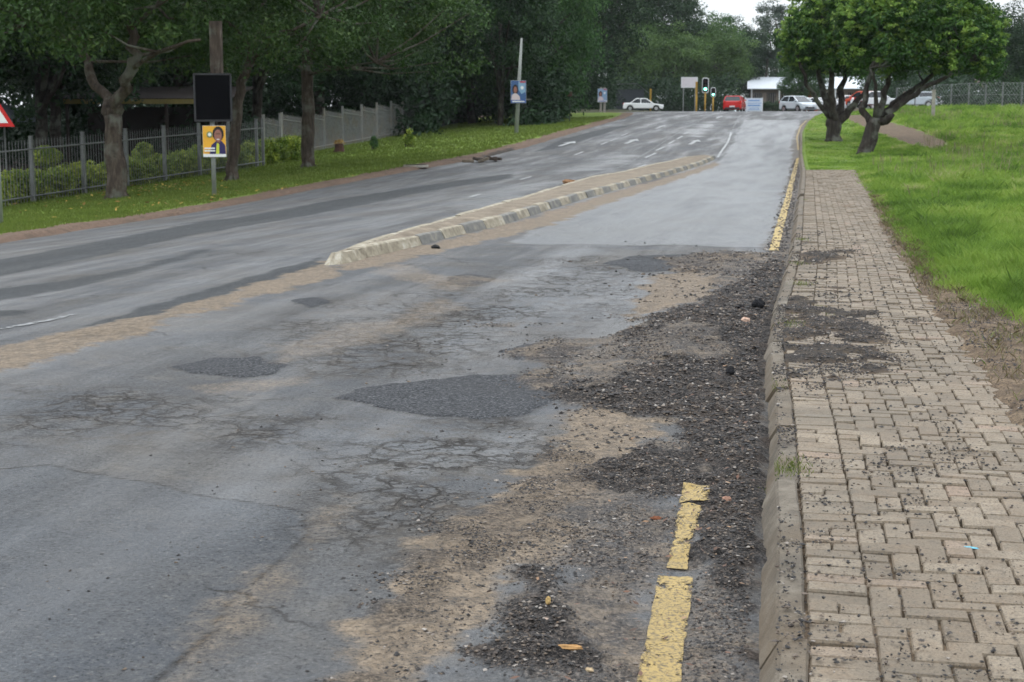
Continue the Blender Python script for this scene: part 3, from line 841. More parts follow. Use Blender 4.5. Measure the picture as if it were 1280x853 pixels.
ZM = G(XM, YM) + 0.112 + 0.05 * sstep(MY0 + 0.4, MY0 + 2.5, YM) * np.sin(np.pi * UM) * (0.4 + fbm(XM * 3, YM * 2, 3, 3))
nr, nc = XM.shape; idx = np.arange(nr * nc).reshape(nr, nc)
t = NT('median_sand_paving')
n = t.noise(3, 6, 0.7); nf = t.noise(60, 3, 0.7)
c = t.ramp(n, [(0.3, (0.12, 0.095, 0.07)), (0.5, (0.20, 0.165, 0.125)), (0.72, (0.28, 0.23, 0.17))])
c = t.mix(t.rng(nf, 0.5, 0.7, 0, 0.6), c, (0.08, 0.07, 0.055))
M['island'] = t.done(t.pbr(c, 0.9, t.bump(nf, 0.6, 0.01), 0.2))
np_mesh('sand_bed', np.stack([XM, YM, ZM], -1).reshape(-1, 3), np.stack([idx[:-1, :-1], idx[:-1, 1:], idx[1:, 1:], idx[1:, :-1]], -1).reshape(-1, 4), M['island'], island, smooth=True)
def kp(name, a, b, c):
    t = NT(name); n = t.noise(6, 6, 0.7)
    col = t.ramp(n, [(0.32, a), (0.52, b), (0.7, c)])
    return t.done(t.pbr(col, 0.75, t.bump(n, 0.5, 0.01), 0.3))
M['k_white'] = kp('kerb_worn_white', (0.14, 0.115, 0.08), (0.28, 0.245, 0.18), (0.46, 0.43, 0.36))
M['k_black'] = kp('kerb_worn_black', (0.085, 0.084, 0.080), (0.16, 0.155, 0.14), (0.28, 0.25, 0.20))
MP = [(0.0, -0.1), (0.0, 0.115), (0.015, 0.128), (0.10, 0.128), (0.125, 0.115), (0.185, -0.02), (0.185, -0.1)]
MPb = [(-0.0, -0.1), (-0.0, 0.11), (-0.02, 0.125), (-0.10, 0.125), (-0.13, -0.1)]
jy = np.arange(MY0 + 0.1, MY1 + 0.4, 1.0)
for i, (a, b) in enumerate(zip(jy[:-1], jy[1:])):
    m_ = M['k_white'] if (i % 2 == 1 or i < 2) else M['k_black']
    kerb_stone(a, b, lambda yy: MF(yy) - 0.12, [(dx, dz) for dx, dz in MP], lambda yy: G(MF(yy), yy), 'kerb_stone', m_, island, jit=0.9, chips=0.45, seg=5, seed=300 + i)
jy = np.arange(MY0 + 0.65, MY1 + 0.4, 2.0)
for i, (a, b) in enumerate(zip(jy[:-1], jy[1:])):
    kerb_stone(a, b, MBk, MPb, lambda yy: G(MBk(yy), yy), 'kerb_stone', M['k_white'], island, jit=1.0, seg=6, seed=400 + i, side=1)
# broken rounded nose
nz_ = MB(); c0 = (float((MF(MY0 + .1) + MBk(MY0 + .1)) / 2), MY0 + 0.1)
w_ = float(MF(MY0 + .1) - MBk(MY0 + .1)) / 2 + 0.12
ringb, ringt = [], []
rr = np.random.default_rng(8)
for k in range(13):
    a = math.pi + math.pi * k / 12
    rb = 1 + rr.normal(0, 0.04)
    x1, y1 = c0[0] + w_ * math.cos(a), c0[1] + 0.75 * math.sin(a) * rb
    x2, y2 = c0[0] + (w_ - 0.09) * math.cos(a), c0[1] + 0.5 * math.sin(a) * rb
    g_ = float(G(x1, y1)); ringb.append((x1, y1, g_ - 0.05)); ringt.append((x2, y2, g_ + 0.11 + rr.normal(0, 0.01)))
n_ = 13
Fs = [(k, k + 1, n_ + k + 1, n_ + k) for k in range(n_ - 1)] + [tuple(range(n_, 2 * n_)) + (2 * n_ + 1, 2 * n_)]
nz_.add(ringb + ringt + [(c0[0] - w_ + 0.1, c0[1] + 0.7, float(G(*c0)) + 0.125), (c0[0] + w_ - 0.12, c0[1] + 0.7, float(G(*c0)) + 0.125)], Fs).build('nose_stone', M['k_white'], island)

# ------------------------------------------------------------------ left verge
yv = np.concatenate([np.arange(-10, 18, 1.5), np.arange(18, 100, 0.25), np.arange(100, 125, 1.5)])
xv = np.concatenate([np.arange(0, 1.2, 0.08), np.arange(1.2, 12, 0.3), np.arange(12, 34, 2.0)])
YV, UV = np.meshgrid(yv, xv, indexing='ij')
XV = Lf(YV) + 0.02 - UV
def verge_z(X, Y):
    d = Lf(Y) - X
    z = G(X, Y) + 0.11 * sstep(0.0, 0.22, d + 0.1 * (fbm(X, Y * 1.2, 3, 20) - 0.5)) - 0.02 + 0.05 * (fbm(X * 0.8, Y * 0.8, 4, 21) - 0.5)
    return z - 0.9 * sstep(104, 116, Y) * 0.0
ZV = verge_z(XV, YV)
dv = Lf(YV) - XV
a_vg = sstep(0.55, 1.0, dv + (fbm(XV * 1.2, YV * 0.7, 4, 22) - 0.5) * 0.9)
wp = poly_w([(598, 205), (640, 196), (655, 190), (640, 186), (600, 199)]); a_rb = mask(wp, XV, YV, 0.3, 0.4, 1.0, 23)
a_lit = sstep(0.5, 0.7, fbm(XV * 0.35 + 4, YV * 0.35, 4, 27)) * 0.35
M['verge'] = soil_mat('verge_lawn', [(0.3, (0.08, 0.125, 0.02)), (0.55, (0.145, 0.21, 0.035)), (0.75, (0.20, 0.25, 0.06))],
                      [(0.3, (0.11, 0.072, 0.05)), (0.55, (0.17, 0.115, 0.085)), (0.75, (0.25, 0.17, 0.125))])
nr, nc = XV.shape; idx = np.arange(nr * nc).reshape(nr, nc)
verge = np_mesh('grass_verge', np.stack([XV, YV, ZV], -1).reshape(-1, 3), np.stack([idx[:-1, :-1], idx[1:, :-1], idx[1:, 1:], idx[:-1, 1:]], -1).reshape(-1, 4), M['verge'], smooth=True,
                vattr={'grass': np.clip(a_vg - a_lit, 0, 1) * sstep(-23.4, -22.2, np.where(YV > 64, XV + 2.6, XV) + (fbm(XV, YV, 3, 28) - .5)), 'rubble': np.maximum(a_rb, 0.8 * sstep(-22.8, -24.2, np.where(YV > 64, XV + 2.6, XV)))})  # dark leaf litter past the fence, tree gloom painted into its tone
tag(verge, 'mown grass verge with an earthy edge on the far side of the road', kind='structure')

# ------------------------------------------------------------------ wide ground to the horizon
gx = np.concatenate([-np.geomspace(3000, 20, 24), np.linspace(-16, 16, 9), np.geomspace(20, 3000, 24)])
gy = np.concatenate([-np.geomspace(3000, 14, 20), np.arange(-10, 200, 5.0), np.geomspace(205, 3500, 24)])
GX, GY = np.meshgrid(gx, gy)
GZ = G(GX, np.clip(GY, -50, 600)) - 0.45 + sstep(112, 126, GY) * 0.42 + sstep(95, 112, GY) * sstep(17, 24, np.abs(GX)) * 0.4
nr, nc = GX.shape; idx = np.arange(nr * nc).reshape(nr, nc)
t = NT('ground_soil')
n = t.noise(0.12, 6, 0.65)
c = t.ramp(n, [(0.35, (0.05, 0.075, 0.03)), (0.55, (0.07, 0.06, 0.045)), (0.7, (0.06, 0.09, 0.03))])
M['ground'] = t.done(t.pbr(c, 0.95, None, 0.1))
ground = np_mesh('ground', np.stack([GX, GY, GZ], -1).reshape(-1, 3), np.stack([idx[:-1, :-1], idx[:-1, 1:], idx[1:, 1:], idx[1:, :-1]], -1).reshape(-1, 4), M['ground'], smooth=True)
tag(ground, 'dark grassy ground stretching away behind the road', kind='structure')

# ------------------------------------------------------------------ foliage machinery
def unit(v): return v / (np.linalg.norm(v, axis=-1, keepdims=True) + 1e-9)
def leaf_arrays(cent, rad, per, size, seed, flat=0.75, up=0.35, tint=(0.0, 1.0), inner=0.45, aspect=0.5):
    """diamond leaves scattered through clumps at cent (n,3) with radii rad (n,)"""
    r = np.random.default_rng(seed)
    n = len(cent); N = n * per
    d = unit(r.normal(size=(N, 3)))
    rr_ = np.repeat(rad, per) * r.random(N) ** inner
    off = d * rr_[:, None]; off[:, 2] *= flat
    c = np.repeat(cent, per, 0) + off
    nrm = unit(d * 0.5 + r.normal(size=(N, 3)) * 0.7 + np.array([0, 0, up]))
    tg = unit(np.cross(nrm, r.normal(size=(N, 3))))
    bt = np.cross(nrm, tg)
    s = size * (0.6 + 0.8 * r.random(N))[:, None]
    fold = nrm * s * 0.12
    V = np.stack([c - tg * s * 0.5, c + bt * s * aspect * 0.5 + fold, c + tg * s * 0.5, c - bt * s * aspect * 0.5 + fold], 1).reshape(-1, 3)
    Q = np.arange(N * 4).reshape(N, 4)
    base = np.repeat(r.random(n), per) * 0.45
    T = tint[0] + (tint[1] - tint[0]) * np.clip(base + 0.55 * r.random(N), 0, 1)
    return V, Q, T
def join_arrays(L):
    V = np.concatenate([a[0] for a in L]); T = np.concatenate([a[2] for a in L]); o = 0; Q = []
    for a in L: Q.append(a[1] + o); o += len(a[0])
    return V, np.concatenate(Q), T
def shell_points(n, c, rad, seed, lo=0.5, cut=-1.0):
    r = np.random.default_rng(seed)
    d = unit(r.normal(size=(n * 3, 3))); d = d[d[:, 2] > cut][:n]
    k = lo + (1 - lo) * r.random(len(d)) ** 0.7
    # lumpy envelope: lobes push in and out
    lob = 0.70 + 0.52 * vnoise(d[:, 0] * 2.1 + 9 + seed, d[:, 1] * 2.1 + d[:, 2] * 1.7, seed)
    return np.array(c) + d * (k * lob)[:, None] * np.array(rad)
def limb_tube(mb, pts, r0, r1, n=9, wob=0.04, seed=0):
    r = np.random.default_rng(seed)
    pts = np.array(pts, float)
    q = np.linspace(0, len(pts) - 1, (len(pts) - 1) * 3 + 1)
    P = np.stack([np.interp(q, np.arange(len(pts)), pts[:, k]) for k in range(3)], -1)
    for _ in range(1): P[1:-1] = (P[:-2] + 2 * P[1:-1] + P[2:]) / 4
    P[1:-1] += r.normal(0, wob, P[1:-1].shape) * np.array([1, 1, 0.3])
    rd = np.linspace(r0, r1, len(P)) * (1 + r.normal(0, 0.05, len(P)))
    mb.tube(P, list(rd), n, caps=True)
    return P
def put_tree(base, label, cat, trunk, crown, tmat, lmat, group=None, name='tree'):
    """trunk: MB in world coords, crown: leaf arrays in world coords; both made relative to base"""
    b = np.array(base)
    o = empty(name, tuple(b)); tag(o, label, cat, group)
    trunk.v = [(p[0] - b[0], p[1] - b[1], p[2] - b[2]) for p in trunk.v]
    trunk.build('trunk', tmat, o, smooth=True)
    V, Q, T = crown
    np_mesh('crown', V - b, Q, lmat, o, fattr={'tint': T})
    return o
def flare(mb, x, y, z, r, n=10, seed=0, h=0.35):
    rr_ = np.random.default_rng(seed)
    for k in range(6):
        a = 2 * math.pi * k / 6 + rr_.random()
        mb.tube([(x + math.cos(a) * r * 0.3, y + math.sin(a) * r * 0.3, z + h), (x + math.cos(a) * r * 0.95, y + math.sin(a) * r * 0.95, z + h * 0.25), (x + math.cos(a) * r * 1.7, y + math.sin(a) * r * 1.7, z - 0.1)], [r * 0.4, r * 0.4, r * 0.2], 6)

def px_limb(Z, pts):
    """limb drawn against the photo at the tree's own distance; third value swings it nearer or farther"""
    return [at_depth(p[0], p[1], Z + (p[2] if len(p) > 2 else 0)) for p in pts]
def street_tree(bp, Z, label, trunk, limbs, cc, rad, seed, nclump=150, per=150, group='street trees on the left verge'):
    b = on_ground(*bp); z0 = float(verge_z(np.array([b[0]]), np.array([b[1]]))[0]); Z = depth(b[0], b[1], z0)
    mb = MB(); tp = px_limb(Z, trunk[0]); tp[0] = np.array([b[0], b[1], z0 - 0.15])
    limb_tube(mb, tp, trunk[1], trunk[2], 12, 0.02, seed)
    flare(mb, b[0], b[1], z0, trunk[1] * 0.85, seed=seed, h=0.3)
    ends = []
    for i, (pts, r0, r1) in enumerate(limbs):
        P = limb_tube(mb, px_limb(Z, pts), r0, r1, 8, 0.05, seed + i); ends.append(P[-1]); ends.append(P[len(P) // 2])
    C = at_depth(cc[0], cc[1], Z); 
    cl = shell_points(nclump, C, rad, seed, 0.35, -0.75)
    ends = np.array(ends)
    for k in range(0, len(cl), 3):                # twigs reaching into the clumps
        e = ends[np.argmin(np.linalg.norm(ends - cl[k], axis=1))]
        m_ = (e + cl[k]) / 2 + np.array([0, 0, -0.15])
        mb.tube([e, m_, cl[k]], [0.05, 0.03, 0.012], 5, caps=False)
    r = np.random.default_rng(seed)
    L = leaf_arrays(cl, 0.55 + 0.5 * r.random(len(cl)), per, 0.15, seed, 0.7)
    return put_tree((b[0], b[1], z0), label, 'tree', mb, L, M['bark'], M['leaf_left'], group, 'street_tree')

street_tree((147, 252), 38, 'forked street tree with a patchy flaking trunk, nearest on the left verge',
            ([(147, 252), (145, 215), (143, 180), (141, 145)], 0.29, 0.25),
            [([(141, 147), (131, 122, 0.3), (118, 100, .6), (104, 66, 1), (95, 30, 1.5), (90, -20, 2)], 0.18, 0.07),
             ([(141, 147), (149, 118, -.4), (160, 92, -.8), (169, 70, -1), (163, 35, -1.2), (154, -5, -1), (150, -40, -1)], 0.2, 0.08),
             ([(168, 84, -1), (182, 74, -1.4), (206, 60, -2), (250, 50, -3)], 0.08, 0.035),
             ([(104, 66, 1), (70, 40, 0), (20, 18, -1), (-20, 5, -1.5)], 0.08, 0.03),
             ([(163, 35, -1.2), (195, 10, -2), (230, -30, -2.5)], 0.08, 0.04)], (135, -38), (5.6, 5.2, 3.6), 101, 300)
street_tree((290, 230), 45, 'slim street tree leaning right behind the yellow election poster',
            ([(289, 230), (290, 200), (294, 160), (299, 112), (309, 84), (320, 62)], 0.2, 0.14),
            [([(320, 64), (325, 40, .4), (330, 0, .8), (325, -40, 1)], 0.13, 0.06), ([(312, 80), (335, 55, -.6), (370, 40, -1.4), (400, 20, -2)], 0.07, 0.03),
             ([(318, 66), (295, 40, -.5), (270, 10, -1)], 0.08, 0.04)], (300, -28), (5.2, 5.0, 3.7), 102, 290)
street_tree((385, 213), 52, 'straight grey-barked street tree in front of the pale stepped fence',
            ([(385, 213), (385, 180), (385, 140), (384, 100), (383, 72)], 0.25, 0.2),
            [([(383, 75), (375, 45, .5), (368, 5, 1), (360, -40, 1)], 0.14, 0.06), ([(383, 78), (396, 50, -.5), (412, 20, -1), (425, -20, -1)], 0.14, 0.06),
             ([(384, 95), (408, 88, -1), (440, 82, -2.2), (470, 78, -3)], 0.06, 0.025), ([(384, 90), (350, 72, -1), (320, 62, -2)], 0.06, 0.025)], (405, -10), (5.8, 5.4, 4.1), 103, 300)

# two low round trees on the right
def round_tree(bp, label, trunk, limbs, cc, rad, seed, n):
    b = on_ground(bp[0], bp[1], PL); z0 = float(bank_surface(np.array([b[0]]), np.array([b[1]]))[0]); Z = depth(b[0], b[1], z0)
    mb = MB(); tp = px_limb(Z, trunk[0]); tp[0] = np.array([b[0], b[1], z0 - 0.15])
    limb_tube(mb, tp, trunk[1], trunk[2], 12, 0.03, seed); flare(mb, b[0], b[1], z0, trunk[1] * 0.8, seed=seed, h=0.25)
    ends = []
    for i, (pts, r0, r1) in enumerate(limbs):
        P = limb_tube(mb, px_limb(Z, pts), r0 * 1.25, r1 * 1.2, 8, 0.05, seed + i); ends += [P[-1], P[len(P) // 2]]
    ends = np.array(ends); L = []
    r = np.random.default_rng(seed)
    for C_, rd_, nn in zip(cc, rad, n):
        C = at_depth(C_[0], C_[1], Z + C_[2])
        cl = shell_points(nn, C, rd_, seed + nn, 0.55, -0.55)
        for k in range(0, len(cl), 4):
            e = ends[np.argmin(np.linalg.norm(ends - cl[k], axis=1))]
            mb.tube([e, (e + cl[k]) / 2 + np.array([0, 0, -0.1]), cl[k]], [0.05, 0.03, 0.012], 5, caps=False)
        L.append(leaf_arrays(cl, 0.34 + 0.28 * r.random(len(cl)), 90, 0.16, seed + nn + 1, 0.8, tint=(0.0, 0.62)))
        # bright rosettes of young leaves at the shoot tips
        ro = shell_points(int(nn * 2.2), C, (rd_[0] * 1.05, rd_[1] * 1.05, rd_[2] * 1.05), seed + nn + 3, 0.86, -0.5)
        L.append(leaf_arrays(ro, np.full(len(ro), 0.17), 22, 0.15, seed + nn + 4, 0.6, 0.7, tint=(0.6, 1.0)))
    return put_tree((b[0], b[1], z0), label, 'tree', mb, join_arrays(L), M['bark_dark'], M['leaf_right'], 'round trees on the right verge', 'round_tree')
round_tree((1041, 178), 'upright dark-limbed round tree nearer the kerb, its trunk fanning into many limbs',
           ([(1041, 178), (1042, 165), (1042, 150)], 0.36, 0.33),
           [([(1042, 156), (1033, 135, .3), (1028, 108, .6), (1020, 70, 1)], 0.17, 0.07), ([(1042, 156), (1040, 130, -.5), (1038, 95, -.8), (1035, 50, -1)], 0.17, 0.07),
            ([(1042, 156), (1051, 132, .5), (1054, 100, 1), (1058, 60, 1)], 0.16, 0.07), ([(1044, 156), (1062, 138, 0), (1078, 118, -.4), (1092, 92, -.6)], 0.16, 0.06),
            ([(1042, 152), (1020, 128, -.4), (1005, 95, -1), (995, 65, -1.4)], 0.10, 0.05)],
           [(1040, 62, 0), (1008, 58, -0.6), (1075, 55, 0.3), (1035, 15, 0)], [(2.1, 2.2, 2.1), (1.2, 1.5, 1.6), (1.9, 2.0, 2.2), (1.7, 1.8, 1.7)], 201, [130, 60, 90, 80])
round_tree((1080, 194), 'wide leaning round tree on the right with crooked splayed limbs',
           ([(1080, 194), (1087, 172), (1094, 150)], 0.30, 0.25),
           [([(1092, 154), (1082, 144, 0), (1076, 136, .2), (1083, 112, .4), (1092, 80, .6), (1090, 40, .8)], 0.13, 0.05),
            ([(1094, 154), (1106, 151, -.2), (1111, 141, -.3), (1128, 127, -.5), (1150, 113, -.8), (1182, 96, -1.2), (1215, 75, -1.5)], 0.14, 0.05),
            ([(1095, 150), (1103, 125, 0), (1112, 95, .2), (1125, 55, .3)], 0.13, 0.05), ([(1098, 146), (1130, 120, .5), (1165, 95, 1), (1190, 50, 1.4)], 0.11, 0.045),
            ([(1094, 150), (1095, 118, -.5), (1088, 85, -.8)], 0.09, 0.04)],
           [(1120, 48, 0), (1170, 62, -.3), (1212, 62, -.2), (1150, 24, 0), (1206, 36, 0), (1092, 22, 0)], [(1.9, 2.2, 2.2), (1.9, 2.2, 1.9), (1.25, 1.6, 1.7), (2.0, 2.0, 1.5), (1.3, 1.6, 1.2), (1.3, 1.6, 1.2)], 211, [120, 110, 70, 100, 60, 60])

# background trees: six prototypes, each planted one a copy with its own label
def proto(seed, n, per, leaf, lmat, tmat, rad=(4.6, 4.6, 5.2), cz=7.6, tr=0.28, lo=0.55, cl_r=(0.7, 0.8), tint=(0, 1)):
    mb = MB(); r = np.random.default_rng(seed)
    limb_tube(mb, [(0, 0, -1.0), (0.1, 0, 2), (0.2, 0.1, 4), (0, 0, cz)], tr, tr * 0.5, 9, 0.06, seed)
    cl = shell_points(n, (0, 0, cz), rad, seed, lo, -0.9)
    for k in range(9):
        e = cl[r.integers(len(cl))]; h = 2.2 + 3 * r.random()
        limb_tube(mb, [(0.1, 0.05, h), (e[0] * 0.45, e[1] * 0.45, (h + e[2]) / 2 - 0.3), tuple(e)], tr * 0.45, 0.04, 6, 0.08, seed + k)
    L = leaf_arrays(cl, cl_r[0] + cl_r[1] * r.random(len(cl)), per, leaf, seed + 1, 0.7, tint=tint)
    return mb, L, tmat, lmat
PROTO = {
    'D1': proto(31, 210, 120, 0.25, M['leaf_dark'], M['bark_dark']),
    'D2': proto(32, 190, 120, 0.26, M['leaf_dark'], M['bark_dark'], rad=(4.2, 4.8, 5.6)),
    'M1': proto(33, 200, 120, 0.23, M['leaf_mid'], M['bark_dark'], rad=(4.6, 4.6, 4.6), cz=6.6),
    'M2': proto(34, 220, 120, 0.22, M['leaf_mid'], M['bark_dark'], rad=(4.3, 4.3, 5.6), cz=6.0),
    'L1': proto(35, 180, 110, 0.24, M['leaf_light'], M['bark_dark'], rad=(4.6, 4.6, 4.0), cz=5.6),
    'G1': proto(36, 60, 130, 0.26, M['leaf_gum'], M['bark'], rad=(3.6, 3.6, 4.6), cz=13.5, tr=0.3, lo=0.25, cl_r=(0.7, 0.5)),
}
PM = {}
def plant(px, Z, kind, s, sz, label, group, rz=0.0, name='tree', dz=0.0, X=None):
    base = at_depth(px, 148, Z); x, y = base[0], base[1]
    z = float(G(x, y)) - 0.1 + dz
    if kind not in PM:
        mb, L, tm, lm = PROTO[kind]
        o = put_tree((0, 0, 0), label, 'tree', mb, L, tm, lm, group, name); PM[kind] = o
    else:
        o = copy_tree(PM[kind]); o.name = name
    o.location = (x, y, z); o.scale = (s, s, sz); o.rotation_euler = (0, 0, rz)
    tag(o, label, 'tree', group)
    return o
GL, GR, GF = 'trees behind the left fence', 'trees beyond the right field', 'trees beyond the intersection'
for i, q in enumerate([
    (47, 60, 'D1', 1.05, 1.05, 'dark tree with a thick grey trunk, left of two trunks behind the palisade fence', GL),
    (71, 62.5, 'D2', 0.95, 1.0, 'dark tree right beside the thickest trunk behind the palisade fence', GL),
    (-50, 58, 'D2', 1.0, 1.05, 'dark tree at the left edge above the red triangle sign', GL),
    (150, 70, 'D1', 1.15, 1.1, 'dark tree over the low building with the yellow roof beam', GL),
    (232, 72, 'D2', 1.15, 1.1, 'dark tree behind the black board and yellow poster', GL),
    (318, 74, 'D1', 1.1, 1.1, 'dark tree behind the slim leaning street tree', GL),
    (400, 86, 'D2', 1.2, 1.15, 'dark tree rising behind the start of the stepped fence', GL),
    (462, 98, 'D1', 1.2, 1.1, 'dark tree shading the pale roof behind the stepped fence', GL),
    (530, 96, 'D2', 1.15, 1.15, 'dark tree over the end of the stepped fence', GL),
    (590, 99, 'M2', 1.0, 1.1, 'green tree hanging low over the dark end of the fence', GL),
    (625, 93, 'D1', 0.8, 0.85, 'dark low-crowned tree just left of the street lamp pole', GL),
    (688, 100, 'M2', 0.85, 1.2, 'leafy green tree right of the lamp pole, its crown edge lit and ragged', GL),
    (655, 108, 'M1', 1.1, 1.35, 'tall green tree behind the lamp pole', GL),
    (-20, 92, 'D1', 1.5, 1.3, 'far dark tree deep behind the market umbrella', GL),
    (100, 95, 'D2', 1.5, 1.3, 'far dark tree deep behind the left building', GL),
    (210, 100, 'D1', 1.5, 1.3, 'far dark tree between the building and the slim street tree', GL),
    (310, 105, 'D2', 1.5, 1.35, 'far dark tree filling the gap left of the straight street tree', GL),
    (400, 118, 'D1', 1.6, 1.35, 'far dark tree filling the gap right of the straight street tree', GL),
    (490, 125, 'D2', 1.6, 1.4, 'far dark tree behind the pale roof', GL),
    (570, 128, 'D1', 1.6, 1.4, 'far dark tree behind the low hanging green tree', GL),
    (640, 135, 'D2', 1.6, 1.4, 'far dark tree showing above the blue poster', GL),
    (715, 150, 'D1', 1.5, 1.35, 'tall dark tree above the small far poster', GL),
    (765, 200, 'D2', 1.7, 1.6, 'tall dark tree above the roof of the white sedan', GF),
    (815, 200, 'D1', 1.5, 1.42, 'tall dark tree left of the white billboard', GF),
    (858, 215, 'D2', 1.4, 1.04, 'dark tree topping out against the sky above the billboard', GF),
    (886, 225, 'M1', 1.2, 1.32, 'rounded green treetop against the pale sky at the gap', GF),
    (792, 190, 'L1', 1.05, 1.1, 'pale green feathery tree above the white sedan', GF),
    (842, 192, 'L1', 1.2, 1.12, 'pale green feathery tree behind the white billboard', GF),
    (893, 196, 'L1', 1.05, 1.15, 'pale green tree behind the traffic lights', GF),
    (922, 232, 'D1', 0.95, 1.12, 'dark tree left of the tall gum with a ragged top', GF),
    (938, 205, 'D2', 0.6, 0.78, 'narrow dark tree behind the red car', GF),
    (968, 300, 'G1', 1.6, 1.30, 'very tall hazy gum tree with an open crown against the sky', GF),
    (988, 260, 'D2', 1.0, 0.95, 'hazy dark tree under the tall gum', GF),
    (1003, 190, 'M1', 0.75, 0.68, 'small green tree behind the tin roof', GF),
    (1045, 230, 'D1', 1.2, 0.85, 'hazy tree above the right end of the tin roof', GF),
    (1105, 210, 'D2', 1.2, 0.95, 'dark tree seen through the limbs of the leaning round tree', GR),
    (1165, 200, 'D1', 1.2, 0.85, 'dark tree beyond the parked cars', GR),
    (1225, 185, 'D2', 1.1, 0.80, 'dark tree peeping out right of the round crown', GR),
    (1266, 150, 'M1', 0.95, 0.80, 'green tree behind the wire fence posts', GR),
    (1300, 125, 'D1', 0.9, 0.72, 'dark tree at the right edge behind the wire fence', GR),
]):
    plant(*q[:7], rz=i * 2.4)
# dark undergrowth one cannot count, along the foot of the left trees
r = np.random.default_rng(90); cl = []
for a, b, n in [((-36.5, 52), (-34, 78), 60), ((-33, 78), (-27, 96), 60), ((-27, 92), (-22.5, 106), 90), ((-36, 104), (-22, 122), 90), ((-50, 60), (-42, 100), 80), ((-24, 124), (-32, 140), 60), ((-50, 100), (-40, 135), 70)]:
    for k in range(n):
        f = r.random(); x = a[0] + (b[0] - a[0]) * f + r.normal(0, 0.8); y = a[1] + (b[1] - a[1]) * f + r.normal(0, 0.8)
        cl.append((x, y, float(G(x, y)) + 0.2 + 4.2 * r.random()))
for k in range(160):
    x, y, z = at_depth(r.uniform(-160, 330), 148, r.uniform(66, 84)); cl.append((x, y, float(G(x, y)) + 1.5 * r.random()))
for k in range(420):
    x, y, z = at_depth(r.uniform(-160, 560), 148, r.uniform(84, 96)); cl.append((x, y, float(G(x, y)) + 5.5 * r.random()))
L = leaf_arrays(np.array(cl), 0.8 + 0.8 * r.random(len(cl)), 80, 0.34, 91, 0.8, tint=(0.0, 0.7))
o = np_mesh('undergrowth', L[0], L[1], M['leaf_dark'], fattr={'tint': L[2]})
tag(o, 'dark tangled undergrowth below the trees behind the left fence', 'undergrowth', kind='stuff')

# palm beyond the intersection
pb = at_depth(956, 148, 205); pz = float(G(pb[0], pb[1]))
mb = MB(); limb_tube(mb, [(pb[0], pb[1], pz - .2), (pb[0], pb[1], pz + 4), (pb[0] + .2, pb[1], pz + 7.5)], 0.25, 0.17, 8, 0.03, 1)
V, Q, T = [], [], []
r = np.random.default_rng(4)
for k in range(30):
    a = 2 * math.pi * r.random(); el = r.uniform(-0.3, 1.2); Lr = 2.6
    for j in range(9):
        for s_ in (-1, 1):
            f = j / 9; rr2 = Lr * f; zz = pz + 7.5 + math.sin(el) * rr2 - 0.28 * rr2 ** 2 * 0.5; h = math.cos(el) * rr2
            c = np.array([pb[0] + .2 + math.cos(a) * h, pb[1] + math.sin(a) * h, zz])
            si = np.array([-math.sin(a), math.cos(a), -0.5]) * s_ * 0.55; fo = np.array([math.cos(a), math.sin(a), 0]) * 0.12
            b = len(V); V += [c, c + fo, c + si + fo * 2, c + si * 0.9]; Q.append((b, b + 1, b + 2, b + 3)); T.append(r.random())
put_tree((pb[0], pb[1], pz), 'palm with drooping fronds beyond the intersection left of the tin roof', 'palm', mb, (np.array(V), np.array(Q), np.array(T)), M['bark'], M['leaf_gum'], name='palm_tree')

# ------------------------------------------------------------------ clipped hedge and ball shrubs behind the palisade
def shrub(name, label, cat, cents, rad, per, seed, mat, group=None, leaf=0.07, kind=None):
    cents = np.array(cents, float); b = np.array([cents[:, 0].mean(), cents[:, 1].mean(), cents[:, 2].min() - rad])
    o = empty(name, tuple(b)); tag(o, label, cat, group)
    L = leaf_arrays(cents, np.full(len(cents), rad), per, leaf, seed, 1.0, 0.5)
    np_mesh('foliage', L[0] - b, L[1], mat, o, fattr={'tint': L[2]})
    for k in range(0, len(cents), max(1, len(cents) // 5)):
        c = cents[k] - b; MB().tube([(c[0], c[1], -0.3), (c[0], c[1], c[2])], [0.03, 0.015], 5).build('stem', M['bark_dark'], o)
    return o
FX = -22.3
r = np.random.default_rng(61)
for (y0, y1, lab) in ((38.0, 50.5, 'long clipped hedge behind the left end of the palisade fence'), (50.9, 56.4, 'short clipped hedge behind the fence by the yellow poster'), (56.9, 63.0, 'yellow-green hedge block beside the stepped fence')):
    C = []
    for k in range(int((y1 - y0) * 34)):
        y = r.uniform(y0, y1); x = FX - 0.65 + r.uniform(-0.4, 0.4); z = float(G(x, y)) + r.uniform(0.1, 0.86 + (0.12 if y > 57 else 0))
        C.append((x, y, z))
    shrub('hedge', lab, 'hedge', C, 0.24, 80, int(y0), M['leaf_hedge'], 'hedge sections behind the palisade', leaf=0.13)
for px, py, rd, lab in ((57, 195, 0.42, 'wide flat-topped ball shrub at the far left of the hedge'), (178, 191, 0.30, 'small ball shrub rising between two fence posts'), (246, 192, 0.28, 'ball shrub half hidden behind the yellow poster'), (335, 186, 0.42, 'round yellow-green ball shrub beside the pale stepped fence')):
    # stand the ball in the hedge line
    ys = np.linspace(38, 66, 400); pxs = 640 + F * ((FX - 1.0) * _ca + ys * _sa) / ((FX - 1.0) * _Fw[0] + ys * _Fw[1]); y = float(ys[np.argmin(abs(pxs - px))])
    x = FX - 1.0; z = EYE - (py - 148) / F * depth(x, y)
    C = [(x + rd * q[0] * 0.8, y + rd * q[1] * 0.8, z + rd * q[2] * (0.45 if rd > 0.4 and px < 100 else 0.8)) for q in unit(r.normal(size=(50, 3)))]
    C += [(x, y, z - q * 0.15) for q in range(1, 5)]
    shrub('ball_shrub', lab, 'shrub', C, 0.14, 90, px, M['leaf_hedge'], 'ball shrubs in the hedge', leaf=0.11)

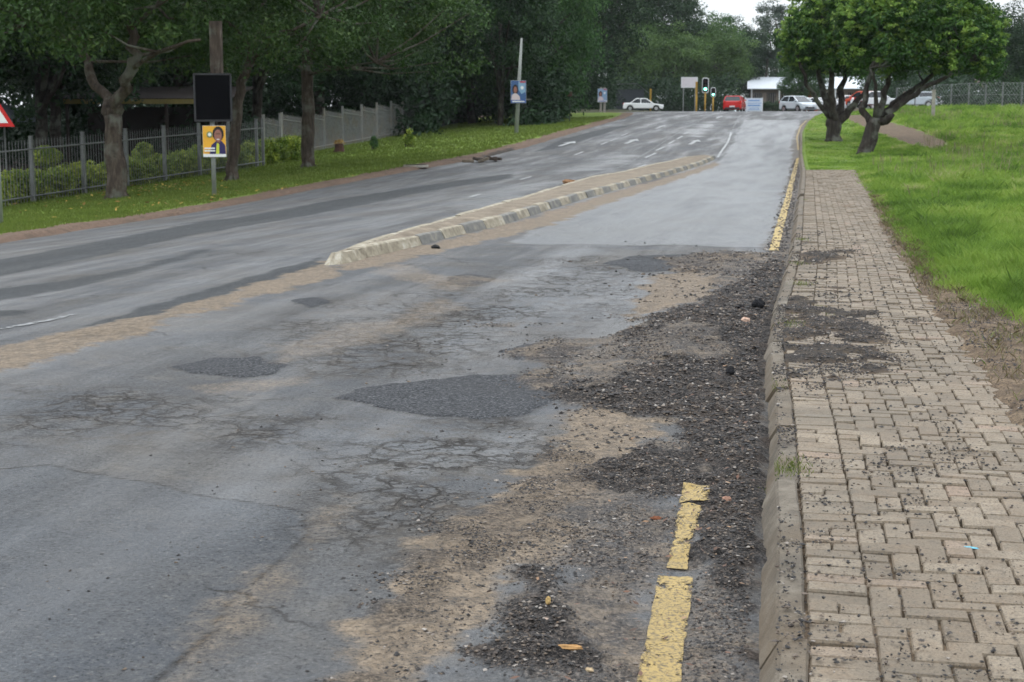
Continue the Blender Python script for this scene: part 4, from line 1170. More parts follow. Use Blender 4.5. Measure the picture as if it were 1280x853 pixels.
# ------------------------------------------------------------------ fences
def panel_fence(name, label, pts, post_h, mat, pale=0.13, group=None, steps=False, h=1.8, pw=0.045, drop=0.2):
    """palisade: a post at every point, between them two rails and upright pales"""
    o = empty(name, (pts[0][0], pts[0][1], pts[0][2])); b = Vector(o.location); tag(o, label, 'fence', group)
    for (x, y, z) in pts:
        mb = MB(); mb.box((x - b.x, y - b.y, z - b.z + post_h / 2 - 0.1), (0.09, 0.09, post_h + 0.2)); mb.box((x - b.x, y - b.y, z - b.z + post_h + 0.01), (0.11, 0.11, 0.02))
        mb.build('post', mat, o)
    for p, q in zip(pts[:-1], pts[1:]):
        mb = MB(); d = Vector(q) - Vector(p); dh = Vector((d.x, d.y, 0)); L = dh.length; n = int(L / pale)
        zt0 = h; zt1 = h
        if steps:
            z0, z1 = q[2], q[2] - drop              # a panel hung level off the upper post, sagging away
        for k in range(1, n):
            f = k / n; x = p[0] + d.x * f; y = p[1] + d.y * f
            zg = p[2] + d.z * f; top = (p[2] + h + 0.25 - drop * f) if steps else zg + h
            mb.box((x - b.x, y - b.y, (zg + 0.05 + top) / 2 - b.z), (pw * 0.35, pw, top - zg - 0.05), taper=(1, 0.7))
            mb.add([(x - b.x, y - b.y - pw / 2 * .7, top - b.z), (x - b.x, y - b.y + pw / 2 * .7, top - b.z), (x - b.x, y - b.y, top + 0.07 - b.z)], [(0, 1, 2)])
        for hh in (0.28, h - 0.25):
            za = (p[2] + (h if hh > 1 else 0) + (0.05 if hh > 1 else 0.28)) if steps and hh > 1 else p[2] + hh
            a = Vector((p[0], p[1], za)) - b; c = Vector((q[0], q[1], (za - drop) if steps and hh > 1 else q[2] + hh)) - b
            off = Vector((0.035, 0, 0))
            mb.tube([a + off, c + off], 0.022, 4)
        mb.build('panel', mat, o)
    return o
def fx_pts(pxl, X, dz=0.0):
    out = []
    for px in pxl:
        k = (px - 640) / F                       # solve the row position for this bearing on the line x = X
        Y = X * (k * _Fw[0] - _ca) / (_sa - k * _Fw[1])
        out.append((X, Y, float(G(X, Y)) + dz))
    return out
pp = fx_pts([-130, -28, 37, 102, 156, 204, 248, 285, 320, 328], FX)
panel_fence('palisade_fence', 'grey steel palisade fence in front of the clipped hedge', pp, 1.95, M['galv_dark'], 0.165, h=1.85, pw=0.024)
M['galv_light'] = simple('pale_steel_fence', (0.23, 0.235, 0.23), 0.55, 0.12, 4, 0.3, 0.1, dirt=(0.25, 0.22, 0.18))
pp2 = fx_pts([329, 350], FX - 0.6) + fx_pts([352, 380, 405, 428, 452, 471, 489, 503], -25.0)
panel_fence('stepped_fence', 'pale close-boarded steel fence stepping up the slope behind the straight tree', pp2, 2.1, M['galv_light'], 0.13, steps=True, h=1.75, pw=0.045, drop=0.16)
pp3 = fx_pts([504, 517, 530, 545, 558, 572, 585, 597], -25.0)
panel_fence('dark_fence', 'dark shaded palisade fence continuing under the low trees', pp3, 2.0, simple('shade_dark_steel', (0.05, 0.052, 0.05), 0.7), 0.12, h=1.85)  # shade of the low trees put into this run's dark colour
far = [tuple(at_depth(px, 142, Z)) for px, Z in ((690, 176), (714, 178), (738, 180), (762, 182), (786, 184), (810, 186), (840, 188))]
far = [(a, b, float(G(a, b)) - 0.05) for a, b, c in far]
panel_fence('green_fence', 'dark green palisade fence far behind the white sedan', far, 2.3, simple('green_fence_paint', (0.015, 0.05, 0.05), 0.6), 0.16, h=2.15, pw=0.08)

# wire fence at the right edge of the field
fo = empty('wire_fence', (0, 0, 0)); fp = []
for px, Z in ((1120, 118), (1143, 115), (1166, 112), (1188, 110), (1210, 108), (1231, 106), (1252, 104), (1276, 101), (1300, 98), (1330, 95)):
    p = at_depth(px, 145, Z); x, y = p[0], p[1]; fp.append((x, y, float(bank_surface(np.array([x]), np.array([y]))[0])))
fo.location = fp[0]; b = Vector(fp[0]); tag(fo, 'tall see-through wire mesh fence on grey posts along the right field', 'fence')
for i, (x, y, z) in enumerate(fp):
    MB().tube([(x - b.x, y - b.y, z - b.z - 0.2), (x - b.x, y - b.y, z - b.z + 1.8)], 0.05, 6).build('post', M['galv_dark'], fo)
for p, q in zip(fp[:-1], fp[1:]):
    mb = MB(); P0, P1 = Vector(p) - b, Vector(q) - b
    for h in (0.1, 0.95, 1.75): mb.tube([P0 + Vector((0, 0, h)), P1 + Vector((0, 0, h))], 0.007, 3, caps=False)
    n = 6
    for k in range(-n, n + 1):
        for s_ in (0, 1):
            f0, f1 = k / n, (k + n * 0.95) / n; h0, h1 = 0.1, 1.75
            a0, a1 = max(f0, 0), min(f1, 1)
            if a1 <= a0: continue
            z0 = h0 + (h1 - h0) * (a0 - f0) / (f1 - f0); z1 = h0 + (h1 - h0) * (a1 - f0) / (f1 - f0)
            if s_: z0, z1 = h0 + h1 - z0, h0 + h1 - z1
            mb.tube([P0.lerp(P1, a0) + Vector((0, 0, z0)), P0.lerp(P1, a1) + Vector((0, 0, z1))], 0.004, 3, caps=False)
    mb.build('wire_mesh', M['galv'], fo)
p = on_ground(1166, 150, PL); z = float(bank_surface(np.array([p[0]]), np.array([p[1]]))[0])
o = empty('marker_post', (p[0], p[1], z)); tag(o, 'short thick whitish post standing in front of the wire fence', 'post')
MB().box((0, 0, 0.75), (0.22, 0.22, 1.6), taper=(0.9, 0.9)).build('shaft', M['concrete'], o, bevel=0.02); MB().box((0, 0, 1.57), (0.26, 0.26, 0.05)).build('cap', M['concrete'], o)

# ------------------------------------------------------------------ grass blades
def grass_blades(P, h, w, seed, mat, label, name='grass', lean=0.35, cat='grass', tint=None):
    r = np.random.default_rng(seed); N = len(P)
    a = r.random(N) * 2 * np.pi; H = h * (0.5 + 0.8 * r.random(N)); W = w * (0.7 + 0.6 * r.random(N))
    t_ = np.stack([np.cos(a), np.sin(a), 0 * a], -1) * W[:, None] * 0.5
    ln = unit(np.stack([r.normal(size=N), r.normal(size=N), 0 * a], -1)) * (H * lean * (0.3 + r.random(N)))[:, None]
    up = np.stack([0 * a, 0 * a, H], -1)
    m_ = P + ln * 0.35 + up * 0.6; tip = P + ln + up
    V = np.stack([P - t_, P + t_, m_ + t_ * 0.7, tip, m_ - t_ * 0.7], 1).reshape(-1, 3)
    Q = np.arange(N * 5).reshape(N, 5)
    T = r.random(N) if tint is None else np.clip(tint + 0.35 * (r.random(N) - 0.5), 0, 1)
    o = np_mesh(name, V, Q, mat, fattr={'tint': T}); tag(o, label, cat, kind='stuff'); return o
M['blade'] = leaf_mat('grass_blade', [(0.0, (0.06, 0.115, 0.02)), (0.3, (0.145, 0.25, 0.04)), (0.6, (0.235, 0.36, 0.06)), (0.88, (0.34, 0.43, 0.10)), (1.0, (0.45, 0.41, 0.23))], 0.4, 0.6, 0.2)
M['blade2'] = leaf_mat('lawn_blade', [(0.0, (0.07, 0.10, 0.018)), (0.6, (0.14, 0.19, 0.035)), (1.0, (0.23, 0.25, 0.075))], 0.3, 0.6, 0.2)
r = np.random.default_rng(70); PTS, HH, WW, TT = [], [], [], []
for y0, y1, dens, h, w in ((2, 6, 4600, 0.14, 0.005), (6, 14, 4600, 0.15, 0.0055), (14, 22, 3000, 0.16, 0.008), (22, 34, 1500, 0.17, 0.013), (34, 52, 520, 0.20, 0.022), (52, 80, 220, 0.22, 0.035), (80, 112, 90, 0.26, 0.06)):
    xm = 0.19 * y1 + 2.0
    n = int(dens * (y1 - y0) * (xm + 1.5)); x = r.uniform(-2.0, xm, n); y = r.uniform(y0, y1, n)
    edge_ = x - GE(y) + (fbm(x * 2.5, y * 1.5, 4, 14) - 0.5) * 0.35
    ok = (x > K(y) + 0.12) & ((edge_ > -0.10 + 0.35 * r.random(n)) | ((y > PEND + 0.1)))
    s_ = sdist(foot, x, y); ok &= s_ < 0.1 - 0.3 * r.random(n)
    cl_ = fbm(x * 1.1, y * 0.7, 4, 17)
    ok &= r.random(n) < 0.35 + 1.3 * cl_
    x, y, cl_ = x[ok], y[ok], cl_[ok]
    PTS.append(np.stack([x, y, bank_surface(x, y) - 0.01], -1)); k_ = (0.4 + 0.45 * sstep(0.0, 0.6, x - GE(y))) * (0.25 + 1.7 * cl_ * fbm(x * 3.5, y * 2.5, 3, 29) * 1.6)
    k_ = np.where(y > PEND, k_ * np.where(x < 3, 0.55, 1.0), k_)
    HH.append(h * k_); WW.append(np.full(len(x), w)); TT.append(-0.25 + 1.5 * fbm(x * 1.3, y * 0.6, 5, 19))
P_ = np.concatenate(PTS)
grass_blades(P_, np.concatenate(HH), np.concatenate(WW), 71, M['blade'], 'bright green uneven field grass right of the paved path', lean=0.8, tint=np.concatenate(TT))
# thin veil of seed heads
n = 9000; x = r.uniform(0, 16, n); y = r.uniform(14, 100, n); ok = (x > GE(y) + 0.5) & (fbm(x * 0.4, y * 0.2, 3, 18) > 0.5) & (x < 0.2 * y + 1) & ((y < 50) | (x > 3.5))
x, y = x[ok], y[ok]
M['seed'] = leaf_mat('seed_heads', [(0, (0.16, 0.15, 0.08)), (1, (0.32, 0.27, 0.17))], 0.3)
grass_blades(np.stack([x, y, bank_surface(x, y)], -1), np.full(len(x), 0.36), 0.004 + 0.00035 * y, 73, M['seed'], 'thin straw-coloured seed stalks in the field grass', 'seed_stalks', 0.25, 'seed stalks')
PTS, WW = [], []
for y0, y1, dens, w in ((22, 40, 260, 0.02), (40, 60, 130, 0.03), (60, 100, 60, 0.05)):
    n = int(dens * (y1 - y0) * 12); d = 0.55 + 11.5 * r.random(n); y = r.uniform(y0, y1, n); x = Lf(y) - d
    ok = d > 0.9 + (fbm(x * 1.2, y * 0.7, 4, 22) - 0.5) * 0.9 - 0.3 * r.random(n)
    x, y = x[ok], y[ok]; PTS.append(np.stack([x, y, verge_z(x, y) - 0.005], -1)); WW.append(np.full(len(x), w))
P_ = np.concatenate(PTS)
grass_blades(P_, np.full(len(P_), 0.07), np.concatenate(WW), 74, M['blade2'], 'short mown lawn grass on the left verge', tint=0.2 + 0.6 * fbm(P_[:, 0] * 0.6, P_[:, 1] * 0.5, 4, 25))
# weeds in the kerb joints
W_ = []
for px, py, n, s_ in ((985, 586, 260, 0.05), (962, 482, 130, 0.05), (955, 590, 120, 0.04), (1000, 355, 160, 0.06), (1010, 385, 160, 0.07), (998, 330, 120, 0.05), (1030, 395, 160, 0.1), (1003, 300, 100, 0.05), (1004, 250, 80, 0.05), (990, 405, 150, 0.06)):
    c = on_ground(px, py, PL); x = c[0] + r.normal(0, s_, n); y = c[1] + r.normal(0, s_ * 2.2, n)
    W_.append(np.stack([x, y, G(x, y) + PL * (x > K(y) - 0.1) + 0.0], -1))
grass_blades(np.concatenate(W_), np.full(sum(len(a) for a in W_), 0.022), 0.003, 75, M['blade2'], 'small tufts of weed growing in the kerb joints', 'weeds', 0.8, 'weeds')

# ------------------------------------------------------------------ loose stones and crumbs (real pebbles)
def stones(P, size, seed, mat, label, name, cat, flat=0.6, attr=None):
    r = np.random.default_rng(seed); N = len(P)
    o6 = np.array([[1, 0, 0], [-1, 0, 0], [0, 1, 0], [0, -1, 0], [0, 0, 1], [0, 0, -1]], float)
    f8 = np.array([[0, 2, 4], [2, 1, 4], [1, 3, 4], [3, 0, 4], [2, 0, 5], [1, 2, 5], [3, 1, 5], [0, 3, 5]])
    V = o6[None] * (0.6 + 0.7 * r.random((N, 6, 1))) + r.normal(0, 0.16, (N, 6, 3))
    V[:, :, 2] *= flat; V[:, :, 0] *= (0.8 + 0.7 * r.random((N, 1)))
    a = r.random(N) * 6.283; ca, sa = np.cos(a)[:, None], np.sin(a)[:, None]
    X = V[:, :, 0] * ca - V[:, :, 1] * sa; Y = V[:, :, 0] * sa + V[:, :, 1] * ca
    V = np.stack([X, Y, V[:, :, 2]], -1) * np.asarray(size)[:, None, None]
    V += P[:, None, :]; V[:, :, 2] += (np.asarray(size) * flat * 0.35)[:, None]
    Q = (f8[None] + (np.arange(N) * 6)[:, None, None]).reshape(-1, 3)
    T = np.repeat(r.random(N) if attr is None else attr, 8)
    o = np_mesh(name, V.reshape(-1, 3), Q, mat, fattr={'tint': T}); tag(o, label, cat, kind='stuff'); return o
t = NT('loose_stone')
c = t.ramp(t.attr('tint'), [(0.0, (0.012, 0.011, 0.011)), (0.5, (0.028, 0.024, 0.023)), (0.75, (0.075, 0.055, 0.042)), (0.93, (0.14, 0.105, 0.075)), (1.0, (0.30, 0.27, 0.24))])
M['stone'] = t.done(t.pbr(c, 0.6, None, 0.4))
r = np.random.default_rng(80); PS, SZ = [], []
def scatter(n, x0, x1, y0, y1, fn, s0, s1, surf, pw=2.2):
    x = r.uniform(x0, x1, n); y = r.uniform(y0, y1, n)
    ok = (r.random(n) < fn(x, y)); x, y = x[ok], y[ok]
    s = s0 + (s1 - s0) * r.random(len(x)) ** pw
    PS.append(np.stack([x, y, surf(x, y)], -1)); SZ.append(s)
def d_road(x, y):
    g = field('grav', x, y, 0.10, 0.22, 3.0, 1); g2 = field('grav2', x, y, 0.2, 0.35, 3.5, 11)
    h = field('sand', x, y, 0.3, 0.3, 4.0, 31)
    k = fbm(x * 4, y * 4, 4, 120)
    d = 0.9 * g * sstep(0.2, 0.55, k) + g2 * sstep(0.40, 0.75, k) * 0.5 + h * 0.12 * sstep(0.4, 0.6, k) + 0.008 * sstep(0.45, 0.7, fbm(x * 2, y * 2, 3, 121)) * (x > -3.2)
    gut = sstep(0.42, 0.1, K(y) - 0.18 - x) * 0.5 * sstep(0.35, 0.6, k)
    return np.clip(np.maximum(d, gut), 0, 1) * (x < K(y) - 0.175)
scatter(210000, -3.6, 0.0, 3.6, 7.2, d_road, 0.002, 0.009, road_surface, 3.2)
scatter(150000, -3.8, 0.0, 7.2, 12.5, d_road, 0.003, 0.014, road_surface, 3.4)
scatter(60000, -3.0, 0.0, 12.5, 20, d_road, 0.004, 0.022, road_surface, 3.2)
scatter(16000, -1.6, -0.3, 18, 60, lambda x, y: sstep(0.34, 0.1, K(y) - 0.18 - x) * (x < K(y) - 0.175) * 0.8, 0.008, 0.03, road_surface, 2.0)
stones(np.concatenate(PS), np.concatenate(SZ), 81, M['stone'], 'dark loose asphalt crumbs and gravel strewn over the broken road edge', 'road_rubble', 'gravel')
PS, SZ = [], []
def d_path(x, y):
    c = np.zeros(x.shape)
    for i, P_ in enumerate(onpath): c = np.maximum(c, mask(P_, x, y, 0.22, 0.3, 4, 5 + i))
    c = c * sstep(0.30, 0.62, fbm(x * 3, y * 3, 4, 126))
    k = fbm(x * 5, y * 5, 4, 122); k2 = fbm(x * 1.3, y * 1.0, 3, 124)
    e = sstep(0.30, 0.0, x - K(y)) * 0.16 * sstep(0.42, 0.62, k)
    d = c * 0.9 + 0.26 * sstep(0.47, 0.72, k) * sstep(0.3, 0.55, k2) + e * 1.8 + 0.032
    d = np.where(x > PE(y), 0.30 * sstep(0.38, 0.62, k), d)
    return d * (x > K(y) - 0.09) * (x < GE(y) + 0.1)
def path_top(x, y):
    bz = bank_surface(x, y); pz_ = G(np.minimum(x, K(y)), y) + PL + 0.001
    return np.where(x < K(y) + 0.0, pz_ + 0.008, np.maximum(bz, np.where(x < PE(y), pz_, -9)))
scatter(80000, -0.3, 1.6, 3.4, 7.5, d_path, 0.0022, 0.0095, path_top, 2.4)
scatter(70000, -0.5, 2.2, 7.5, 13, d_path, 0.003, 0.012, path_top, 2.4)
scatter(30000, -0.6, 2.0, 13, 22, d_path, 0.004, 0.016, path_top, 2.4)
stones(np.concatenate(PS), np.concatenate(SZ), 82, M['stone'], 'dark crumbs and grit scattered across the brick footpath', 'path_grit', 'grit')
# straw and dead grass trodden into the dirt strip
r = np.random.default_rng(88); n = 9000; y = 6.5 + 24 * r.random(n) ** 1.5; f = r.random(n); x = PE(y) + (GE(y) + 0.15 - PE(y)) * f ** 0.6
ok = fbm(x * 4, y * 3, 3, 130) > 0.42; x, y = x[ok], y[ok]
M['straw'] = leaf_mat('dead_grass', [(0, (0.08, 0.06, 0.035)), (0.6, (0.20, 0.155, 0.085)), (1, (0.16, 0.22, 0.05))], 0.2)
grass_blades(np.stack([x, y, bank_surface(x, y)], -1), np.full(len(x), 0.05), 0.0012 + 0.00035 * y, 89, M['straw'], 'dead trampled grass in the dirt strip beside the paved path', 'dead_grass', 1.3, 'dead grass')
# fallen leaves
def litter(P, size, seed, mat, label, name, cat):
    r = np.random.default_rng(seed); N = len(P); a = r.random(N) * 6.28
    t1 = np.stack([np.cos(a), np.sin(a), r.normal(0, .25, N)], -1) * size[:, None]; t2 = np.stack([-np.sin(a), np.cos(a), r.normal(0, .25, N)], -1) * size[:, None] * 0.45
    P = P + np.array([0, 0, 1]) * (0.01 + size[:, None] * 0.3)
    V = np.stack([P - t1, P + t2, P + t1, P - t2], 1).reshape(-1, 3)
    o = np_mesh(name, V, np.arange(4 * N).reshape(N, 4), mat, fattr={'tint': r.random(N)}); tag(o, label, cat, kind='stuff'); return o
M['dead'] = leaf_mat('fallen_leaf', [(0, (0.13, 0.07, 0.03)), (0.5, (0.42, 0.25, 0.05)), (1, (0.55, 0.38, 0.08))], 0.2)
L1 = []
for px, py, n, s_ in ((80, 240, 70, 1.0), (160, 245, 60, 1.2), (215, 238, 60, 1.0), (110, 250, 50, 1.6), (265, 250, 30, 1.6), (400, 245, 26, 0.5), (350, 240, 30, 2.0), (230, 258, 20, 0.8), (60, 262, 25, 1.2)):
    c = on_ground(px, py); x = c[0] + r.normal(0, s_, n); y = c[1] + r.normal(0, s_ * 1.5, n); ok = x < Lf(y) - 0.05
    x, y = x[ok], y[ok]; L1.append(np.stack([x, y, verge_z(x, y) + 0.03], -1))
P_ = np.concatenate(L1); litter(P_, r.uniform(0.04, 0.09, len(P_)), 85, M['dead'], 'yellow fallen leaves lying on the left lawn', 'fallen_leaves', 'leaves')
n = 700; y = 3.5 + 14 * r.random(n) ** 1.5; x = K(y) - 0.19 - np.abs(r.normal(0, 0.35, n)); P_ = np.stack([x, y, road_surface(x, y)], -1)
M['chip'] = leaf_mat('wood_chip', [(0, (0.05, 0.03, 0.02)), (0.6, (0.13, 0.06, 0.035)), (1, (0.32, 0.2, 0.11))], 0.0)
litter(P_, 0.004 + 0.014 * r.random(n) ** 2, 86, M['chip'], 'brown leaf and bark scraps caught in the gutter rubble', 'gutter_litter', 'litter')

# ------------------------------------------------------------------ single bits of debris near the camera
def lump(px, py, size, col, name, label, cat, onp=False, elong=(1, 1, .6), rz=0.0, seed=1, rough=0.85):
    c = on_ground(px, py, PL if onp else 0.0)
    z = float(path_top(np.array([c[0]]), np.array([c[1]]))[0]) if onp else float(road_surface(c[0], c[1])[0])
    r = np.random.default_rng(seed); mb = MB(); V = []; n1, n2 = 9, 6
    for i in range(n2 + 1):
        th = math.pi * i / n2
        for j in range(n1):
            ph = 2 * math.pi * j / n1; k = 1 + r.normal(0, 0.13)
            V.append((math.sin(th) * math.cos(ph) * size * elong[0] * k, math.sin(th) * math.sin(ph) * size * elong[1] * k, math.cos(th) * size * elong[2] * k))
    Fs = [(i * n1 + j, i * n1 + (j + 1) % n1, (i + 1) * n1 + (j + 1) % n1, (i + 1) * n1 + j) for i in range(n2) for j in range(n1)]
    mb.add(V, Fs); o = mb.build(name, simple(name + '_' + cat.replace(' ', '_') + str(seed), col, rough, 0.3, 60, 0.2, bump=0.3))
    o.location = (c[0], c[1], z + size * elong[2] * 0.55); o.rotation_euler = (0.05, 0.08, rz); tag(o, label, cat); return o
lump(710, 821, 0.020, (0.42, 0.24, 0.10), 'wood_splinter', 'long orange wood splinter lying on dark gravel at the bottom edge', 'wood chip', elong=(2.6, 0.55, 0.45), rz=0.35, seed=11)
lump(685, 775, 0.012, (0.5, 0.34, 0.14), 'stone', 'small yellow stone standing on the gravel above the wood splinter', 'stone', elong=(0.8, 0.8, 1.2), seed=12)
lump(683, 789, 0.010, (0.42, 0.32, 0.26), 'stone', 'flat pinkish chip just below the small yellow stone', 'stone', elong=(1.1, 0.6, .4), rz=-0.4, seed=13)
lump(737, 845, 0.012, (0.42, 0.32, 0.20), 'stone', 'tan chip at the bottom edge right of the wood splinter', 'stone', elong=(1.2, 0.8, .5), seed=14)
lump(908, 634, 0.022, (0.30, 0.17, 0.12), 'stone', 'brownish pink lump of rubble in the gutter right of the yellow line', 'stone', seed=15)
lump(932, 412, 0.036, (0.5, 0.34, 0.26), 'stone', 'pale pink stone lying on the black heap by the kerb', 'stone', elong=(1.1, .8, .6), seed=16)
lump(822, 652, 0.018, (0.16, 0.06, 0.03), 'stone', 'reddish brown clod left of the broken yellow line', 'stone', elong=(1.6, .9, .5), seed=17)
lump(912, 480, 0.03, (0.02, 0.02, 0.022), 'asphalt_lump', 'black lump of asphalt standing on the rubble near the kerb tip', 'asphalt lump', elong=(1, .8, 1), seed=18)
lump(948, 392, 0.05, (0.014, 0.014, 0.016), 'asphalt_lump', 'black asphalt lump heaped against the kerb at the far end of the rubble', 'asphalt lump', elong=(1.2, .9, .8), seed=19)
lump(925, 400, 0.04, (0.016, 0.015, 0.016), 'asphalt_lump', 'black asphalt lump just left of the pale pink stone', 'asphalt lump', elong=(1.1, 1, .6), seed=20)
lump(900, 560, 0.03, (0.02, 0.02, 0.02), 'asphalt_lump', 'black asphalt lump in the gutter above the yellow line', 'asphalt lump', elong=(1.2, 1, .6), seed=21)
lump(545, 311, 0.045, (0.02, 0.02, 0.02), 'asphalt_lump', 'black asphalt lump on the sand at the foot of the median kerb', 'asphalt lump', elong=(1.3, 1, .6), seed=22)
lump(846, 621, 0.010, (0.55, 0.5, 0.5), 'straw_piece', 'thin whitish straw lying left of the top of the yellow line', 'straw', elong=(3.4, 0.22, .22), rz=0.5, seed=23)
lump(1028, 436, 0.014, (0.6, 0.58, 0.56), 'paper_scrap', 'white paper scrap on the dark rubble on the footpath', 'paper scrap', True, (1.5, .5, .3), 0.9, 24)
lump(1215, 686, 0.014, (0.16, 0.42, 0.52), 'plastic_scrap', 'pale blue plastic scrap lying on the brick footpath', 'plastic scrap', True, (1.9, .6, .2), 0.0, 25)
lump(1256, 352, 0.03, (0.7, 0.7, 0.68), 'paper_scrap', 'white scrap caught in the field grass at the right', 'paper scrap', True, (1, .8, .5), 0.0, 26)
lump(1125, 293, 0.03, (0.7, 0.68, 0.62), 'paper_scrap', 'small white scrap on the bare dirt beside the footpath', 'paper scrap', True, (1, .8, .4), 0.0, 27)
lump(713, 231, 0.16, (0.22, 0.12, 0.06), 'dirt_clod', 'brown clod on the sandy median island', 'clod', elong=(1.5, 1, .5), seed=28)

# verge details: drain, kerb rubble, stump
p = on_ground(520, 211); z = float(verge_z(np.array([p[0]]), np.array([p[1]]))[0])
o = empty('manhole', (p[0], p[1], z)); tag(o, 'dark manhole opening sunk in the left lawn', 'manhole')
MB().tube([(0, 0, -0.05), (0, 0, 0.03)], 0.42, 16).build('rim', M['concrete'], o); MB().tube([(0, 0, 0.03), (0, 0, 0.036)], 0.36, 16).build('cover', M['black'], o)  # black disc painted in for the dark inside the open hole
o = empty('broken_kerb', (0, 0, 0)); p = on_ground(622, 203); o.location = (p[0], p[1], float(G(p[0], p[1])) + 0.08); tag(o, 'heap of broken kerb pieces at the left road edge', 'broken kerb')
rr = np.random.default_rng(7)
for k in range(9):
    MB().box((rr.normal(-0.25, 0.2), rr.normal(0, 1.3), 0.02 + 0.03 * rr.random()), (0.16, 0.4, 0.1), Matrix.Rotation(rr.random() * 3, 3, 'Z') @ Matrix.Rotation(rr.normal(0, .25), 3, 'X')).build('kerb_piece', M['kerb'] if k % 2 else simple('dark_soil' + str(k), (0.05, 0.038, 0.03), 0.9), o, bevel=0.02)
p = on_ground(424, 193); z = float(verge_z(np.array([p[0]]), np.array([p[1]]))[0])
o = empty('tree_stump', (p[0], p[1], z)); tag(o, 'small reddish brown stump with orange leaves on the left lawn', 'stump')
MB().tube([(0, 0, -0.1), (0.02, 0, 0.2), (0, 0, 0.4)], [0.32, 0.22, 0.2], 9).build('trunk', simple('stump_wood', (0.06, 0.03, 0.022), 0.9, 0.3, 8), o)
La = leaf_arrays(np.array([[0, 0, 0.45], [0.1, 0, 0.5], [-0.1, .1, 0.42]]), np.array([0.22, 0.2, 0.22]), 40, 0.10, 5); np_mesh('foliage', La[0], La[1], M['dead'], o, fattr={'tint': La[2]})
for px, py, s_, lab in ((468, 186, 0.4, 'small dark green plant at the foot of the stepped fence'), (513, 182, 0.55, 'yellow-green shrub at the dark end of the stepped fence'), (372, 190, 0.75, 'bluish green bush behind the straight tree trunk')):
    p = on_ground(px, py + 4); z = float(verge_z(np.array([p[0]]), np.array([p[1]]))[0])
    shrub('shrub', lab, 'shrub', [(p[0] + rr.normal(0, .2) * s_, p[1] + rr.normal(0, .2) * s_, z + (0.3 + 1.1 * rr.random()) * s_) for _ in range(14)], 0.28 * s_, 50, px, M['leaf_hedge'] if px == 513 else M['leaf_mid'], leaf=0.12)

